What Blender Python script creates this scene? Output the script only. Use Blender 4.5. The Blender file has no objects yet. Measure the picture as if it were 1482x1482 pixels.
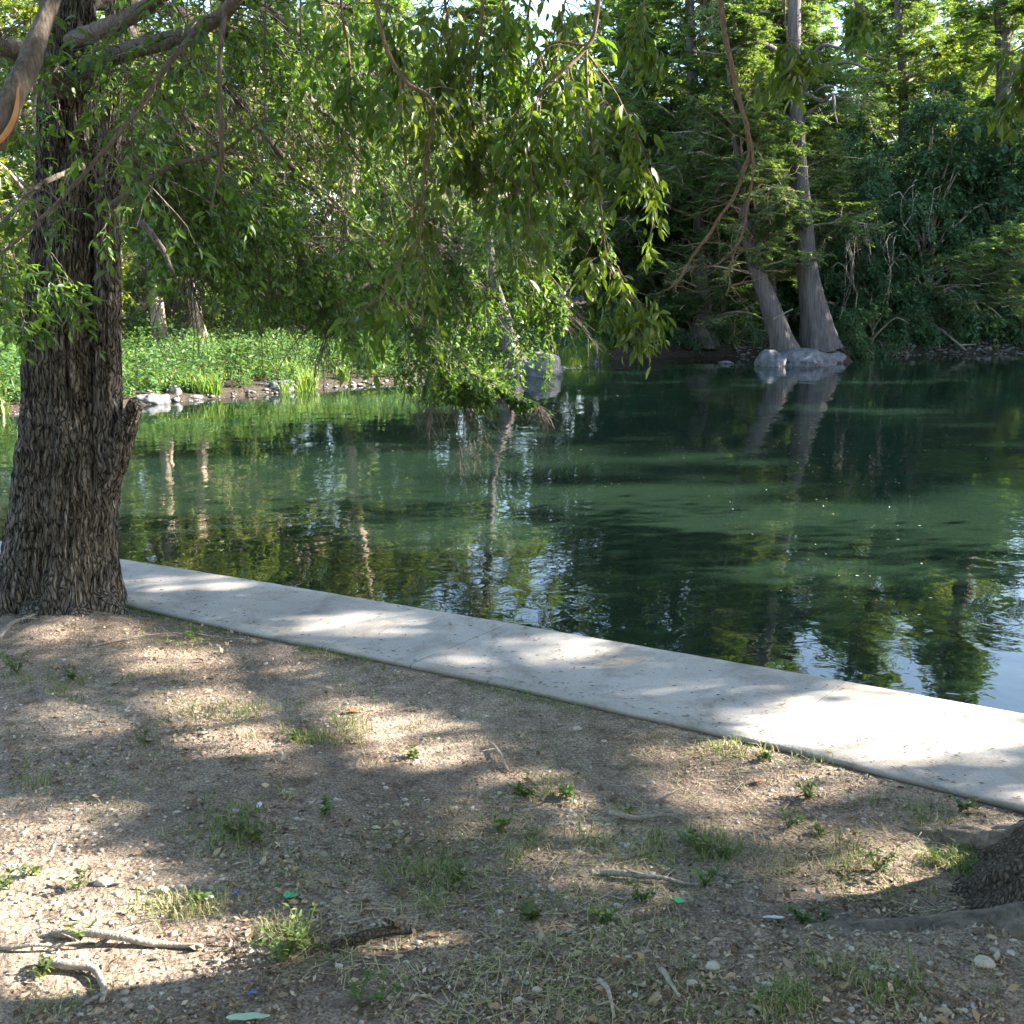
import bpy, math
import numpy as np
from mathutils import Vector

R = math.radians
rng = np.random.default_rng(7)
S = bpy.context.scene
C = S.collection

# ------------------------------------------------------------------ camera, sky, sun, exposure
F, PIT, EYE = 1600.0, R(11.2), 1.6            # focal length in photo pixels (photo is 1482 wide)
cam_d = bpy.data.cameras.new("camera")
cam = bpy.data.objects.new("camera", cam_d); C.objects.link(cam)
cam.location = (0, 0, EYE); cam.rotation_euler = (R(90) - PIT, 0, 0)
cam_d.sensor_fit = 'HORIZONTAL'; cam_d.sensor_width = 36; cam_d.lens = 36 * F / 1482
cam_d.clip_start = 0.05; cam_d.clip_end = 3000
S.camera = cam
SUN_EL, SUN_AZ = 27.0, 80.0                   # azimuth measured from the view direction (+Y) towards +X
w = bpy.data.worlds.new("World"); S.world = w; w.use_nodes = True
nt = w.node_tree
sky = nt.nodes.new('ShaderNodeTexSky'); sky.sky_type = 'NISHITA'; sky.sun_disc = False
sky.sun_elevation = R(SUN_EL); sky.sun_rotation = R(SUN_AZ); sky.air_density = 1.0; sky.dust_density = 0.7; sky.ozone_density = 1.0
nt.links.new(sky.outputs[0], nt.nodes['Background'].inputs[0]); nt.nodes['Background'].inputs[1].default_value = 0.085
sd = bpy.data.lights.new("sun", 'SUN'); sun = bpy.data.objects.new("sun", sd); C.objects.link(sun)
sd.energy = 5.0; sd.angle = R(0.5); sd.color = (1.0, 0.93, 0.82)
SUNV = np.array([math.cos(R(SUN_EL)) * math.sin(R(SUN_AZ)), math.cos(R(SUN_EL)) * math.cos(R(SUN_AZ)), math.sin(R(SUN_EL))])
sun.rotation_euler = Vector(-SUNV).to_track_quat('-Z', 'Y').to_euler(); sun.location = (20, 5, 15)
S.view_settings.view_transform = 'Standard'; S.view_settings.look = 'None'
S.view_settings.exposure = 3.1; S.view_settings.gamma = 1.0
S.render.engine = 'CYCLES'
S.cycles.max_bounces = 6; S.cycles.diffuse_bounces = 3; S.cycles.glossy_bounces = 3
S.cycles.transmission_bounces = 4; S.cycles.use_denoising = True
S.cycles.caustics_reflective = False; S.cycles.caustics_refractive = False
S.cycles.use_adaptive_sampling = True; S.cycles.adaptive_threshold = 0.02

# ------------------------------------------------------------------ helpers: places
def ray(px, py):
    dx = (px - 741) / F; dy = (741 - py) / F
    return np.array([dx, math.cos(PIT) + dy * math.sin(PIT), -math.sin(PIT) + dy * math.cos(PIT)])
def on(px, py, z=-0.04):                       # the point of the level z that the photo shows at px, py
    d = ray(px, py); t = (z - EYE) / d[2]; return np.array([d[0] * t, d[1] * t, z])
def at(px, py, Y):                             # the point at distance Y
    d = ray(px, py); t = Y / d[1]; return np.array([d[0] * t, Y, EYE + d[2] * t])
def proj(P):
    P = np.asarray(P, float); x = P[:, 0]; y = P[:, 1]; z = P[:, 2] - EYE
    zc = y * math.cos(PIT) - z * math.sin(PIT); yc = y * math.sin(PIT) + z * math.cos(PIT)
    zc = np.where(zc < 0.05, 0.05, zc)
    return 741 + F * x / zc, 741 - F * yc / zc
def upx(px, Y): return px * Y * 1.02 / F       # size in metres of px photo pixels at distance Y

# ------------------------------------------------------------------ helpers: noise
def _hash(i, j, k, s):
    n = (i * 374761393 + j * 668265263 + k * 2147483647 + s * 1274126177) & 0xFFFFFFFF
    n = ((n ^ (n >> 13)) * 1274126177) & 0xFFFFFFFF
    n = ((n ^ (n >> 16)) * 2246822519) & 0xFFFFFFFF
    return ((n ^ (n >> 15)) & 0xFFFFFF) / float(0xFFFFFF)
def vnoise(P, s=0):
    P = np.asarray(P, float); I = np.floor(P).astype(np.int64); f = P - I; f = f * f * (3 - 2 * f)
    r = 0
    for a in (0, 1):
        for b in (0, 1):
            for c in (0, 1):
                wgt = (f[:, 0] if a else 1 - f[:, 0]) * (f[:, 1] if b else 1 - f[:, 1]) * (f[:, 2] if c else 1 - f[:, 2])
                r = r + wgt * _hash(I[:, 0] + a, I[:, 1] + b, I[:, 2] + c, s)
    return r
def fbm(P, o=4, s=0):
    r = 0; a = 0.5; P = np.asarray(P, float)
    for i in range(o):
        r = r + a * vnoise(P, s + i); P = P * 2.03; a *= 0.5
    return r
def n2(x, y, sc, o=3, s=0): return fbm(np.stack([np.ravel(x) * sc, np.ravel(y) * sc, np.zeros(np.size(x)) + 3.3], 1), o, s)

# ------------------------------------------------------------------ helpers: objects
def props(o, label=None, cat=None, group=None, kind=None):
    if label: o['label'] = label
    if cat: o['category'] = cat
    if group: o['group'] = group
    if kind: o['kind'] = kind
    return o
def empty(name, loc, label, cat, group=None):
    o = bpy.data.objects.new(name, None); C.objects.link(o); o.location = loc; o.empty_display_size = 0.2
    return props(o, label, cat, group)
def mesh(name, V, Fs, mat, parent=None, loc=None, smooth=True):
    """Fs: list of (n,k) face index arrays. V is in world space; loc (or the parent's place) becomes its origin."""
    V = np.asarray(V, float)
    org = np.array(loc if loc is not None else (parent_loc(parent) if parent else (0, 0, 0)), float)
    me = bpy.data.meshes.new(name); V = V - org
    me.vertices.add(len(V)); me.vertices.foreach_set('co', V.astype(np.float32).ravel())
    Fs = [np.asarray(f, np.int32) for f in Fs if len(f)]
    idx = np.concatenate([f.ravel() for f in Fs]); cnt = np.concatenate([np.full(len(f), f.shape[1]) for f in Fs])
    st = np.concatenate([[0], np.cumsum(cnt)[:-1]])
    me.loops.add(len(idx)); me.loops.foreach_set('vertex_index', idx)
    me.polygons.add(len(cnt)); me.polygons.foreach_set('loop_start', st.astype(np.int32)); me.polygons.foreach_set('loop_total', cnt.astype(np.int32))
    if smooth: me.polygons.foreach_set('use_smooth', np.ones(len(cnt), bool))
    me.update(calc_edges=True); me.validate()
    if mat: me.materials.append(mat)
    o = bpy.data.objects.new(name, me); C.objects.link(o)
    if parent:
        o.parent = parent
        if loc is not None: o.location = np.array(loc) - np.array(parent_loc(parent))
    else: o.location = org
    return o
def parent_loc(o):
    l = np.zeros(3)
    while o is not None:
        l = l + np.array(o.location); o = o.parent
    return l
def copy_tree(o, parent=None, loc=None, rz=None, sc=None):
    c = o.copy(); C.objects.link(c); c.parent = parent
    if loc is not None: c.location = loc
    if rz is not None: c.rotation_euler = (0, 0, rz)
    if sc is not None: c.scale = sc
    for ch in list(o.children): copy_tree(ch, c)
    return c
class MB:
    def __init__(s): s.v = []; s.f = {}; s.n = 0
    def add(s, V, *Fs):
        V = np.asarray(V, float)
        for f in Fs:
            f = np.asarray(f, np.int64)
            if len(f): s.f.setdefault(f.shape[1], []).append(f + s.n)
        s.v.append(V); s.n += len(V); return s
    def build(s, name, mat, parent=None, loc=None, smooth=True):
        if not s.n: return None
        return mesh(name, np.concatenate(s.v), [np.concatenate(f) for f in s.f.values()], mat, parent, loc, smooth)
def norm(a): a = np.asarray(a, float); return a / (np.linalg.norm(a, axis=-1, keepdims=True) + 1e-9)
def smooth_path(pts, n):
    """Catmull-Rom through pts (columns may include a radius)."""
    P = np.asarray(pts, float)
    if len(P) == 2: t = np.linspace(0, 1, n)[:, None]; return P[0] * (1 - t) + P[1] * t
    Q = np.vstack([2 * P[0] - P[1], P, 2 * P[-1] - P[-2]]); u = np.linspace(0, len(P) - 1, n); i = np.minimum(u.astype(int), len(P) - 2); t = (u - i)[:, None]
    a, b, c, d = Q[i], Q[i + 1], Q[i + 2], Q[i + 3]
    return 0.5 * (2 * b + (c - a) * t + (2 * a - 5 * b + 4 * c - d) * t * t + (3 * b - a - 3 * c + d) * t ** 3)
def tube(P, rad, k=6, cap=True, rfun=None):
    """A tapered tube along points P with radii rad; rfun(theta, along, points) scales the radius."""
    P = np.asarray(P, float); n = len(P); T = norm(np.gradient(P, axis=0))
    ref = np.array([0.0, 1.0, 0.0]) if abs(T[:, 1]).mean() < 0.8 else np.array([1.0, 0, 0])
    A = norm(np.cross(np.cross(T, ref), T) * 1.0); A = norm(np.cross(T, np.cross(ref, T))); B = np.cross(T, A)
    th = np.linspace(0, 2 * math.pi, k, endpoint=False)
    rr = np.asarray(rad, float)[:, None] * np.ones((1, k))
    if rfun is not None: rr = rfun(th, rr, P)
    V = P[:, None] + rr[..., None] * (np.cos(th)[None, :, None] * A[:, None] + np.sin(th)[None, :, None] * B[:, None])
    V = V.reshape(-1, 3); i = np.arange(n - 1)[:, None] * k; j = np.arange(k)[None]; j2 = (j + 1) % k
    Q = np.stack([i + j, i + j2, i + k + j2, i + k + j], -1).reshape(-1, 4)
    if cap:
        V = np.vstack([V, P[-1] + T[-1] * rr[-1].mean() * 0.4]); e = len(V) - 1; b = (n - 1) * k; jj = np.arange(k)
        return V, Q, np.stack([b + jj, b + (jj + 1) % k, np.full(k, e)], 1)
    return V, Q, np.zeros((0, 3), int)
NEAR_V = np.array([[0, 0, 0], [-.17, .28, .05], [0, .3, 0], [.17, .28, .05], [-.15, .6, .05], [0, .62, -.02], [.15, .6, .05], [0, 1, -.12]], float)
NEAR_T = np.array([[0, 2, 1], [0, 3, 2], [7, 4, 5], [7, 5, 6]]); NEAR_Q = np.array([[1, 2, 5, 4], [2, 3, 6, 5]])
FAR_V = np.array([[0, 0, 0], [.26, .45, .06], [0, 1, -.04], [-.26, .45, .06]], float); FAR_Q = np.array([[0, 1, 2, 3]])
def leaves(mb, P, D, N, L, wid=1.0, near=False):
    """Leaves at P along D, facing N, length L, relative width wid."""
    P = np.asarray(P); D = norm(D); X = norm(np.cross(D, N)); N = np.cross(X, D); n = len(P)
    if n == 0: return
    T = NEAR_V if near else FAR_V; L = (np.asarray(L) * np.ones(n))[:, None, None]
    V = P[:, None] + L * (T[None, :, 0, None] * wid * X[:, None] + T[None, :, 1, None] * D[:, None] + T[None, :, 2, None] * N[:, None])
    o = (np.arange(n) * len(T))[:, None, None]
    if near: mb.add(V.reshape(-1, 3), (o + NEAR_T[None]).reshape(-1, 3), (o + NEAR_Q[None]).reshape(-1, 4))
    else: mb.add(V.reshape(-1, 3), (o + FAR_Q[None]).reshape(-1, 4))
def twig_leaf_sites(rg, A, B, per, droop=0.2, side=0.8, jit=0.4):
    """Leaf positions, axes and normals along twigs A->B."""
    A = np.asarray(A); B = np.asarray(B); n = len(A); t = rg.uniform(0.05, 1.0, (n, per)); d = B - A; ln = np.linalg.norm(d, axis=1)
    P = A[:, None] + d[:, None] * t[..., None]; P[..., 2] -= droop * ln[:, None] * t * t
    dn = norm(d)[:, None] * np.ones((1, per, 1)); up = np.array([0, 0, 1.0])
    sd = norm(np.cross(dn, up) + 1e-4) * np.where(rg.random((n, per)) < .5, -1, 1)[..., None]
    D = dn * 0.55 + sd * side + rg.normal(0, jit, (n, per, 3)); D[..., 2] -= droop
    N = up + rg.normal(0, 0.45, (n, per, 3))
    return P.reshape(-1, 3), D.reshape(-1, 3), N.reshape(-1, 3)

# ------------------------------------------------------------------ helpers: materials
def mat_new(name):
    m = bpy.data.materials.new(name); m.use_nodes = True; t = m.node_tree
    return m, t, t.nodes['Principled BSDF'], lambda k, **kw: _node(t, k, kw), t.links.new
def _node(t, k, kw):
    n = t.nodes.new('ShaderNode' + k)
    for a, b in kw.items():
        if a[0] == '_': n.inputs[a[1:].replace('_', ' ')].default_value = b
        else: setattr(n, a, b)
    return n
def ramp(t, stops):
    n = t.nodes.new('ShaderNodeValToRGB'); e = n.color_ramp.elements
    while len(e) < len(stops): e.new(0.5)
    for i, (p, c) in enumerate(stops): e[i].position = p; e[i].color = tuple(c) + (1,)
    return n
def leaf_mat(name, cols, trans=0.35, tcol=None, rough=0.45, spec=0.3):
    m, t, b, N, L = mat_new(name)
    g = N('NewGeometry'); oi = N('ObjectInfo'); r = ramp(t, [(i / (len(cols) - 1), c) for i, c in enumerate(cols)])
    L(g.outputs['Random Per Island'], r.inputs[0])
    hs = N('HueSaturation'); L(r.outputs[0], hs.inputs['Color'])
    mr = N('MapRange'); mr.inputs[3].default_value = 0.485; mr.inputs[4].default_value = 0.515; L(oi.outputs['Random'], mr.inputs[0]); L(mr.outputs[0], hs.inputs['Hue'])
    mv = N('MapRange'); mv.inputs[3].default_value = 0.85; mv.inputs[4].default_value = 1.2; L(oi.outputs['Random'], mv.inputs[0]); L(mv.outputs[0], hs.inputs['Value'])
    L(hs.outputs[0], b.inputs['Base Color']); b.inputs['Roughness'].default_value = rough; b.inputs['Specular IOR Level'].default_value = spec
    tr = N('BsdfTranslucent'); mx = N('MixShader'); mx.inputs[0].default_value = trans
    mc = N('MixRGB', blend_type='MULTIPLY'); mc.inputs[0].default_value = 1; mc.inputs[2].default_value = (tcol or (2.2, 2.0, 0.7)) + (1,)
    L(hs.outputs[0], mc.inputs[1]); L(mc.outputs[0], tr.inputs[0])
    L(b.outputs[0], mx.inputs[1]); L(tr.outputs[0], mx.inputs[2]); L(mx.outputs[0], t.nodes['Material Output'].inputs[0])
    return m
def bark_mat(name, dark, light, sc=(14, 14, 2.5), bump=0.02, lichen=None):
    m, t, b, N, L = mat_new(name)
    tc = N('TexCoord'); mp = N('Mapping'); mp.inputs['Scale'].default_value = sc; L(tc.outputs['Object'], mp.inputs[0])
    n1 = N('TexNoise', _Scale=1.0, _Detail=6.0, _Roughness=0.65, _Distortion=0.4); L(mp.outputs[0], n1.inputs['Vector'])
    v1 = N('TexVoronoi', feature='DISTANCE_TO_EDGE', _Scale=1.2); L(mp.outputs[0], v1.inputs['Vector'])
    big = N('TexNoise', _Scale=2.0, _Detail=3.0); L(tc.outputs['Object'], big.inputs['Vector'])
    ma = N('Math', operation='MULTIPLY_ADD'); ma.inputs[1].default_value = 0.7; L(v1.outputs[0], ma.inputs[0]); L(n1.outputs[0], ma.inputs[2])
    mb_ = N('Math', operation='MULTIPLY_ADD'); mb_.inputs[1].default_value = 0.35; L(big.outputs[0], mb_.inputs[0]); L(ma.outputs[0], mb_.inputs[2])
    r = ramp(t, [(0.35, dark), (0.62, tuple((a + c) / 2 for a, c in zip(dark, light))), (0.95, light)])
    L(mb_.outputs[0], r.inputs[0]); L(r.outputs[0], b.inputs['Base Color'])
    bp = N('Bump'); bp.inputs['Strength'].default_value = 1.0; bp.inputs['Distance'].default_value = bump; L(ma.outputs[0], bp.inputs['Height']); L(bp.outputs[0], b.inputs['Normal'])
    b.inputs['Roughness'].default_value = 0.9; b.inputs['Specular IOR Level'].default_value = 0.15
    return m
def furrow_mat(name, dark=(.014, .011, .009), mid=(.18, .154, .132), light=(.40, .36, .32), st=(52, 52, 4.2), st2=(95, 95, 14)):
    m, t, b, N, L = mat_new(name)
    tc = N('TexCoord'); wn = N('TexNoise', _Scale=7.0, _Detail=3.0); L(tc.outputs['Object'], wn.inputs['Vector'])
    wm = N('MixRGB', blend_type='LINEAR_LIGHT'); wm.inputs[0].default_value = .05; L(tc.outputs['Object'], wm.inputs[1]); L(wn.outputs['Color'], wm.inputs[2])
    mp = N('Mapping'); mp.inputs['Scale'].default_value = st; L(wm.outputs[0], mp.inputs[0])
    v = N('TexVoronoi', feature='DISTANCE_TO_EDGE', _Scale=1.0); L(mp.outputs[0], v.inputs['Vector'])
    mp2 = N('Mapping'); mp2.inputs['Scale'].default_value = st2; L(wm.outputs[0], mp2.inputs[0])
    n = N('TexNoise', _Scale=1.0, _Detail=6.0, _Roughness=.7); L(mp2.outputs[0], n.inputs['Vector'])
    vr = N('MapRange'); vr.inputs[1].default_value = 0; vr.inputs[2].default_value = .28; L(v.outputs[0], vr.inputs[0])
    s = N('Math', operation='MULTIPLY_ADD'); s.inputs[1].default_value = .55; L(vr.outputs[0], s.inputs[0]); L(n.outputs[0], s.inputs[2])
    r = ramp(t, [(.42, dark), (.72, mid), (.92, mid), (1.0, light)]); r.color_ramp.elements[2].position = .88
    sc = N('Math', operation='MULTIPLY'); sc.inputs[1].default_value = .86; L(s.outputs[0], sc.inputs[0]); L(sc.outputs[0], r.inputs[0]); L(r.outputs[0], b.inputs['Base Color'])
    bp = N('Bump'); bp.inputs['Distance'].default_value = .015; L(s.outputs[0], bp.inputs['Height']); L(bp.outputs[0], b.inputs['Normal'])
    b.inputs['Roughness'].default_value = .92; b.inputs['Specular IOR Level'].default_value = .12
    return m
def plain_mat(name, c1, c2, sc=20, rough=0.85, bump=0.0, spec=0.25):
    m, t, b, N, L = mat_new(name)
    tc = N('TexCoord'); n1 = N('TexNoise', _Scale=float(sc), _Detail=5.0, _Roughness=0.6); L(tc.outputs['Object'], n1.inputs['Vector'])
    r = ramp(t, [(0.3, c1), (0.7, c2)]); L(n1.outputs[0], r.inputs[0]); L(r.outputs[0], b.inputs['Base Color'])
    if bump:
        bp = N('Bump'); bp.inputs['Distance'].default_value = bump; L(n1.outputs[0], bp.inputs['Height']); L(bp.outputs[0], b.inputs['Normal'])
    b.inputs['Roughness'].default_value = rough; b.inputs['Specular IOR Level'].default_value = spec
    return m
def isle_mat(name, cols, rough=0.8, spec=0.2):
    m, t, b, N, L = mat_new(name)
    g = N('NewGeometry'); r = ramp(t, [(i / (len(cols) - 1), c) for i, c in enumerate(cols)]); L(g.outputs['Random Per Island'], r.inputs[0])
    L(r.outputs[0], b.inputs['Base Color']); b.inputs['Roughness'].default_value = rough; b.inputs['Specular IOR Level'].default_value = spec
    return m

M = {}
M['bark'] = furrow_mat('dark_furrowed_bark')
M['rootbark'] = furrow_mat('root_bark', (.04, .031, .024), (.135, .108, .085), (.25, .21, .17), (70, 70, 34), (110, 110, 60))
M['branch'] = bark_mat('branch_bark', (.02, .015, .012), (.17, .14, .115), (45, 45, 16), 0.008)
M['twig'] = bark_mat('twig_bark', (.055, .038, .026), (.20, .145, .10), (60, 60, 20), 0.002)
M['cypress'] = bark_mat('cypress_bark', (.03, .026, .024), (.135, .115, .108), (9, 9, 1.0), 0.04)
M['farbark'] = bark_mat('far_bark', (.10, .075, .055), (.42, .33, .25), (8, 8, 1.5), 0.03)
M['rootdirt'] = plain_mat('dirt_covered_root', (.07, .055, .042), (.24, .19, .15), 22, .95, .03)
M['deadwood'] = bark_mat('dead_wood', (.07, .055, .045), (.36, .31, .26), (70, 70, 22), .004)
M['scar'] = plain_mat('peeled_wood', (.40, .17, .06), (.62, .32, .14), 14, .7, .003)
M['near'] = leaf_mat('near_leaf', [(.05, .095, .016), (.08, .135, .022), (.12, .18, .03), (.065, .11, .02)], .45, (2.0, 1.9, .6), .35, .5)
M['over'] = leaf_mat('small_leaf', [(.045, .09, .02), (.075, .14, .03), (.11, .185, .04), (.055, .115, .03)], .45, (2.0, 1.9, .6), .4, .45)
M['shade'] = leaf_mat('crown_leaf', [(.04, .08, .02), (.08, .14, .03)], .3)
M['leafy'] = leaf_mat('bank_leaf', [(.055, .10, .018), (.09, .15, .025), (.14, .19, .035)], .42, (2.3, 2.1, .6))
M['cyp'] = leaf_mat('cypress_leaf', [(.052, .115, .062), (.08, .155, .072), (.115, .195, .078)], .48, (2.7, 2.2, .5))
M['dark'] = leaf_mat('dark_leaf', [(.05, .11, .058), (.075, .15, .078), (.105, .19, .09)], .3)
M['weed'] = leaf_mat('weed_leaf', [(.035, .09, .03), (.06, .13, .05), (.085, .165, .06), (.15, .19, .08), (.045, .115, .05)], .35, (1.9, 1.8, .6))
M['sprig'] = leaf_mat('sprig_leaf', [(.05, .09, .025), (.085, .13, .035), (.12, .16, .05), (.16, .18, .06)], .3, (1.8, 1.7, .6))
M['grass'] = leaf_mat('green_grass', [(.07, .14, .03), (.11, .19, .04), (.2, .22, .08)], .35, (1.8, 1.7, .6))
M['dry'] = isle_mat('dry_straw', [(.36, .28, .14), (.45, .38, .22), (.22, .24, .08), (.50, .42, .26)])
M['litter'] = isle_mat('dead_leaf', [(.07, .04, .025), (.26, .17, .10), (.46, .36, .25), (.11, .07, .045), (.56, .46, .34), (.20, .13, .085), (.36, .26, .16)])
M['pebble'] = isle_mat('limestone_pebble', [(.20, .16, .13), (.36, .31, .26), (.52, .47, .40), (.28, .22, .17), (.42, .36, .29)])
M['rock'] = plain_mat('limestone', (.06, .058, .06), (.19, .185, .19), 6, .9, .06)
M['shore'] = isle_mat('shore_stone', [(.07, .065, .06), (.15, .14, .135), (.24, .225, .215), (.10, .09, .08)])
M['flake'] = isle_mat('path_debris', [(.07, .05, .03), (.16, .12, .07), (.10, .11, .05)])
M['fleck'] = isle_mat('floating_fleck', [(.55, .55, .45), (.75, .72, .6)])

def m_concrete():
    m, t, b, N, L = mat_new('worn_concrete')
    tc = N('TexCoord'); n1 = N('TexNoise', _Scale=1.3, _Detail=6.0, _Roughness=0.6); n2_ = N('TexNoise', _Scale=90.0, _Detail=4.0); n3 = N('TexNoise', _Scale=9.0, _Detail=5.0, _Roughness=0.7)
    for n in (n1, n2_, n3): L(tc.outputs['Object'], n.inputs['Vector'])
    r = ramp(t, [(0.3, (.32, .282, .246)), (0.5, (.40, .358, .318)), (0.7, (.445, .403, .362))]); L(n1.outputs[0], r.inputs[0])
    r3 = ramp(t, [(0.28, (.72, .69, .66)), (0.45, (1, 1, 1)), (0.75, (1.04, 1.04, 1.04))]); L(n3.outputs[0], r3.inputs[0])
    r2 = ramp(t, [(0.3, (.86, .86, .86)), (0.6, (1.03, 1.03, 1.03))]); L(n2_.outputs[0], r2.inputs[0])
    a = N('MixRGB', blend_type='MULTIPLY'); a.inputs[0].default_value = 1; L(r.outputs[0], a.inputs[1]); L(r3.outputs[0], a.inputs[2])
    c = N('MixRGB', blend_type='MULTIPLY'); c.inputs[0].default_value = 1; L(a.outputs[0], c.inputs[1]); L(r2.outputs[0], c.inputs[2])
    st = N('TexNoise', _Scale=3.2, _Detail=7.0, _Roughness=.72, _Distortion=.6); L(tc.outputs['Object'], st.inputs['Vector'])
    rs = ramp(t, [(.34, (.60, .56, .50)), (.50, (1, 1, 1)), (.72, (1.03, 1.03, 1.03))]); L(st.outputs[0], rs.inputs[0])
    d = N('MixRGB', blend_type='MULTIPLY'); d.inputs[0].default_value = .8; L(c.outputs[0], d.inputs[1]); L(rs.outputs[0], d.inputs[2])
    wv = N('MixRGB', blend_type='LINEAR_LIGHT'); wv.inputs[0].default_value = .12; L(tc.outputs['Object'], wv.inputs[1]); L(n3.outputs['Color'], wv.inputs[2])
    vc = N('TexVoronoi', feature='DISTANCE_TO_EDGE', _Scale=.55); L(wv.outputs[0], vc.inputs['Vector']); rc = ramp(t, [(0, (.45, .42, .38)), (.006, (1, 1, 1))]); L(vc.outputs[0], rc.inputs[0])
    e = N('MixRGB', blend_type='MULTIPLY'); e.inputs[0].default_value = .55; L(d.outputs[0], e.inputs[1]); L(rc.outputs[0], e.inputs[2])
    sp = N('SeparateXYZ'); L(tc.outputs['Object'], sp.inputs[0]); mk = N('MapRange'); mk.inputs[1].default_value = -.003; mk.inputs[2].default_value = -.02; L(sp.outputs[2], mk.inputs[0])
    so = N('MixRGB'); so.inputs[2].default_value = (.075, .056, .042, 1); L(mk.outputs[0], so.inputs[0]); L(e.outputs[0], so.inputs[1])   # edges turn dark brown below the top face
    L(so.outputs[0], b.inputs['Base Color']); b.inputs['Roughness'].default_value = 0.88
    bp = N('Bump'); bp.inputs['Distance'].default_value = 0.002; L(n2_.outputs[0], bp.inputs['Height']); L(bp.outputs[0], b.inputs['Normal'])
    return m
def m_ground():
    m, t, b, N, L = mat_new('dry_dirt')
    tc = N('TexCoord')
    def nz(s, d=6.0, ro=.62):
        n = N('TexNoise', _Scale=float(s), _Detail=d, _Roughness=ro); L(tc.outputs['Object'], n.inputs['Vector']); return n
    a = nz(0.9); c = nz(14); f = nz(120, 5.0, .7); vo = N('TexVoronoi', _Scale=55.0); L(tc.outputs['Object'], vo.inputs['Vector'])
    r = ramp(t, [(0.28, (.20, .148, .112)), (0.48, (.31, .24, .187)), (0.62, (.395, .318, .25)), (0.75, (.435, .36, .283))]); L(a.outputs[0], r.inputs[0])
    r2 = ramp(t, [(0.3, (.55, .51, .48)), (0.5, (.95, .95, .95)), (0.72, (1.3, 1.28, 1.24))]); L(c.outputs[0], r2.inputs[0])
    r3 = ramp(t, [(0.34, (.40, .37, .34)), (0.52, (1.0, 1.0, 1.0)), (0.68, (1.7, 1.66, 1.58))]); L(f.outputs[0], r3.inputs[0])
    x = N('MixRGB', blend_type='MULTIPLY'); x.inputs[0].default_value = 1; L(r.outputs[0], x.inputs[1]); L(r2.outputs[0], x.inputs[2])
    y = N('MixRGB', blend_type='MULTIPLY'); y.inputs[0].default_value = 1; L(x.outputs[0], y.inputs[1]); L(r3.outputs[0], y.inputs[2])
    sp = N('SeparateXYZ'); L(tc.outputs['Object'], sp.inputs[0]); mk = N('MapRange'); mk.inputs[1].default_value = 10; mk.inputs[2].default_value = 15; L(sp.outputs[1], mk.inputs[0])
    shade_soil = ramp(t, [(.35, (.035, .027, .02)), (.65, (.085, .068, .05))]); L(c.outputs[0], shade_soil.inputs[0])
    mm = N('MixRGB'); L(mk.outputs[0], mm.inputs[0]); L(y.outputs[0], mm.inputs[1]); L(shade_soil.outputs[0], mm.inputs[2])   # darker soil across the river, with the bank's deep shade in its colour
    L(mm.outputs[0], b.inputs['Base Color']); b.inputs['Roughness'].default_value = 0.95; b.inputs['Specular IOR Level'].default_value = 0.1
    s1 = N('Math', operation='MULTIPLY_ADD'); s1.inputs[1].default_value = 0.35; L(f.outputs[0], s1.inputs[0]); L(c.outputs[0], s1.inputs[2])
    s2 = N('Math', operation='MULTIPLY_ADD'); s2.inputs[1].default_value = -0.25; L(vo.outputs[0], s2.inputs[0]); L(s1.outputs[0], s2.inputs[2])
    bp = N('Bump'); bp.inputs['Distance'].default_value = 0.035; L(s2.outputs[0], bp.inputs['Height']); L(bp.outputs[0], b.inputs['Normal'])
    return m
def m_water():
    m, t, b, N, L = mat_new('green_river_water')
    tc = N('TexCoord')
    def nz(s, d, ro, dist=0.0, sc=(1, 1, 1)):
        mp = N('Mapping'); mp.inputs['Scale'].default_value = sc; L(tc.outputs['Object'], mp.inputs[0])
        n = N('TexNoise', _Scale=float(s), _Detail=d, _Roughness=ro, _Distortion=dist); L(mp.outputs[0], n.inputs['Vector']); return n
    big = nz(0.12, 3.0, .5); r = ramp(t, [(0.35, (.0075, .0170, .0122)), (0.65, (.011, .0215, .0130))]); L(big.outputs[0], r.inputs[0]); L(r.outputs[0], b.inputs['Base Color'])
    b.inputs['Roughness'].default_value = 0.015; b.inputs['IOR'].default_value = 1.333; b.inputs['Specular IOR Level'].default_value = 0.5
    a = nz(0.9, 2.0, .5, .3); c = nz(5.0, 2.5, .5, .5); patch = nz(0.25, 2.0, .5)
    pr = N('MapRange'); pr.inputs[1].default_value = .35; pr.inputs[2].default_value = .7; pr.inputs[3].default_value = .25; pr.inputs[4].default_value = 1.0; L(patch.outputs[0], pr.inputs[0])
    cm = N('Math', operation='MULTIPLY'); L(c.outputs[0], cm.inputs[0]); L(pr.outputs[0], cm.inputs[1])
    s = N('Math', operation='MULTIPLY_ADD'); s.inputs[1].default_value = 0.30; L(cm.outputs[0], s.inputs[0]); L(a.outputs[0], s.inputs[2])
    bp = N('Bump'); bp.inputs['Distance'].default_value = WAVE; L(s.outputs[0], bp.inputs['Height']); L(bp.outputs[0], b.inputs['Normal'])
    return m
WAVE = 0.010
M['concrete'] = m_concrete(); M['ground'] = m_ground(); M['water'] = m_water()

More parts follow.
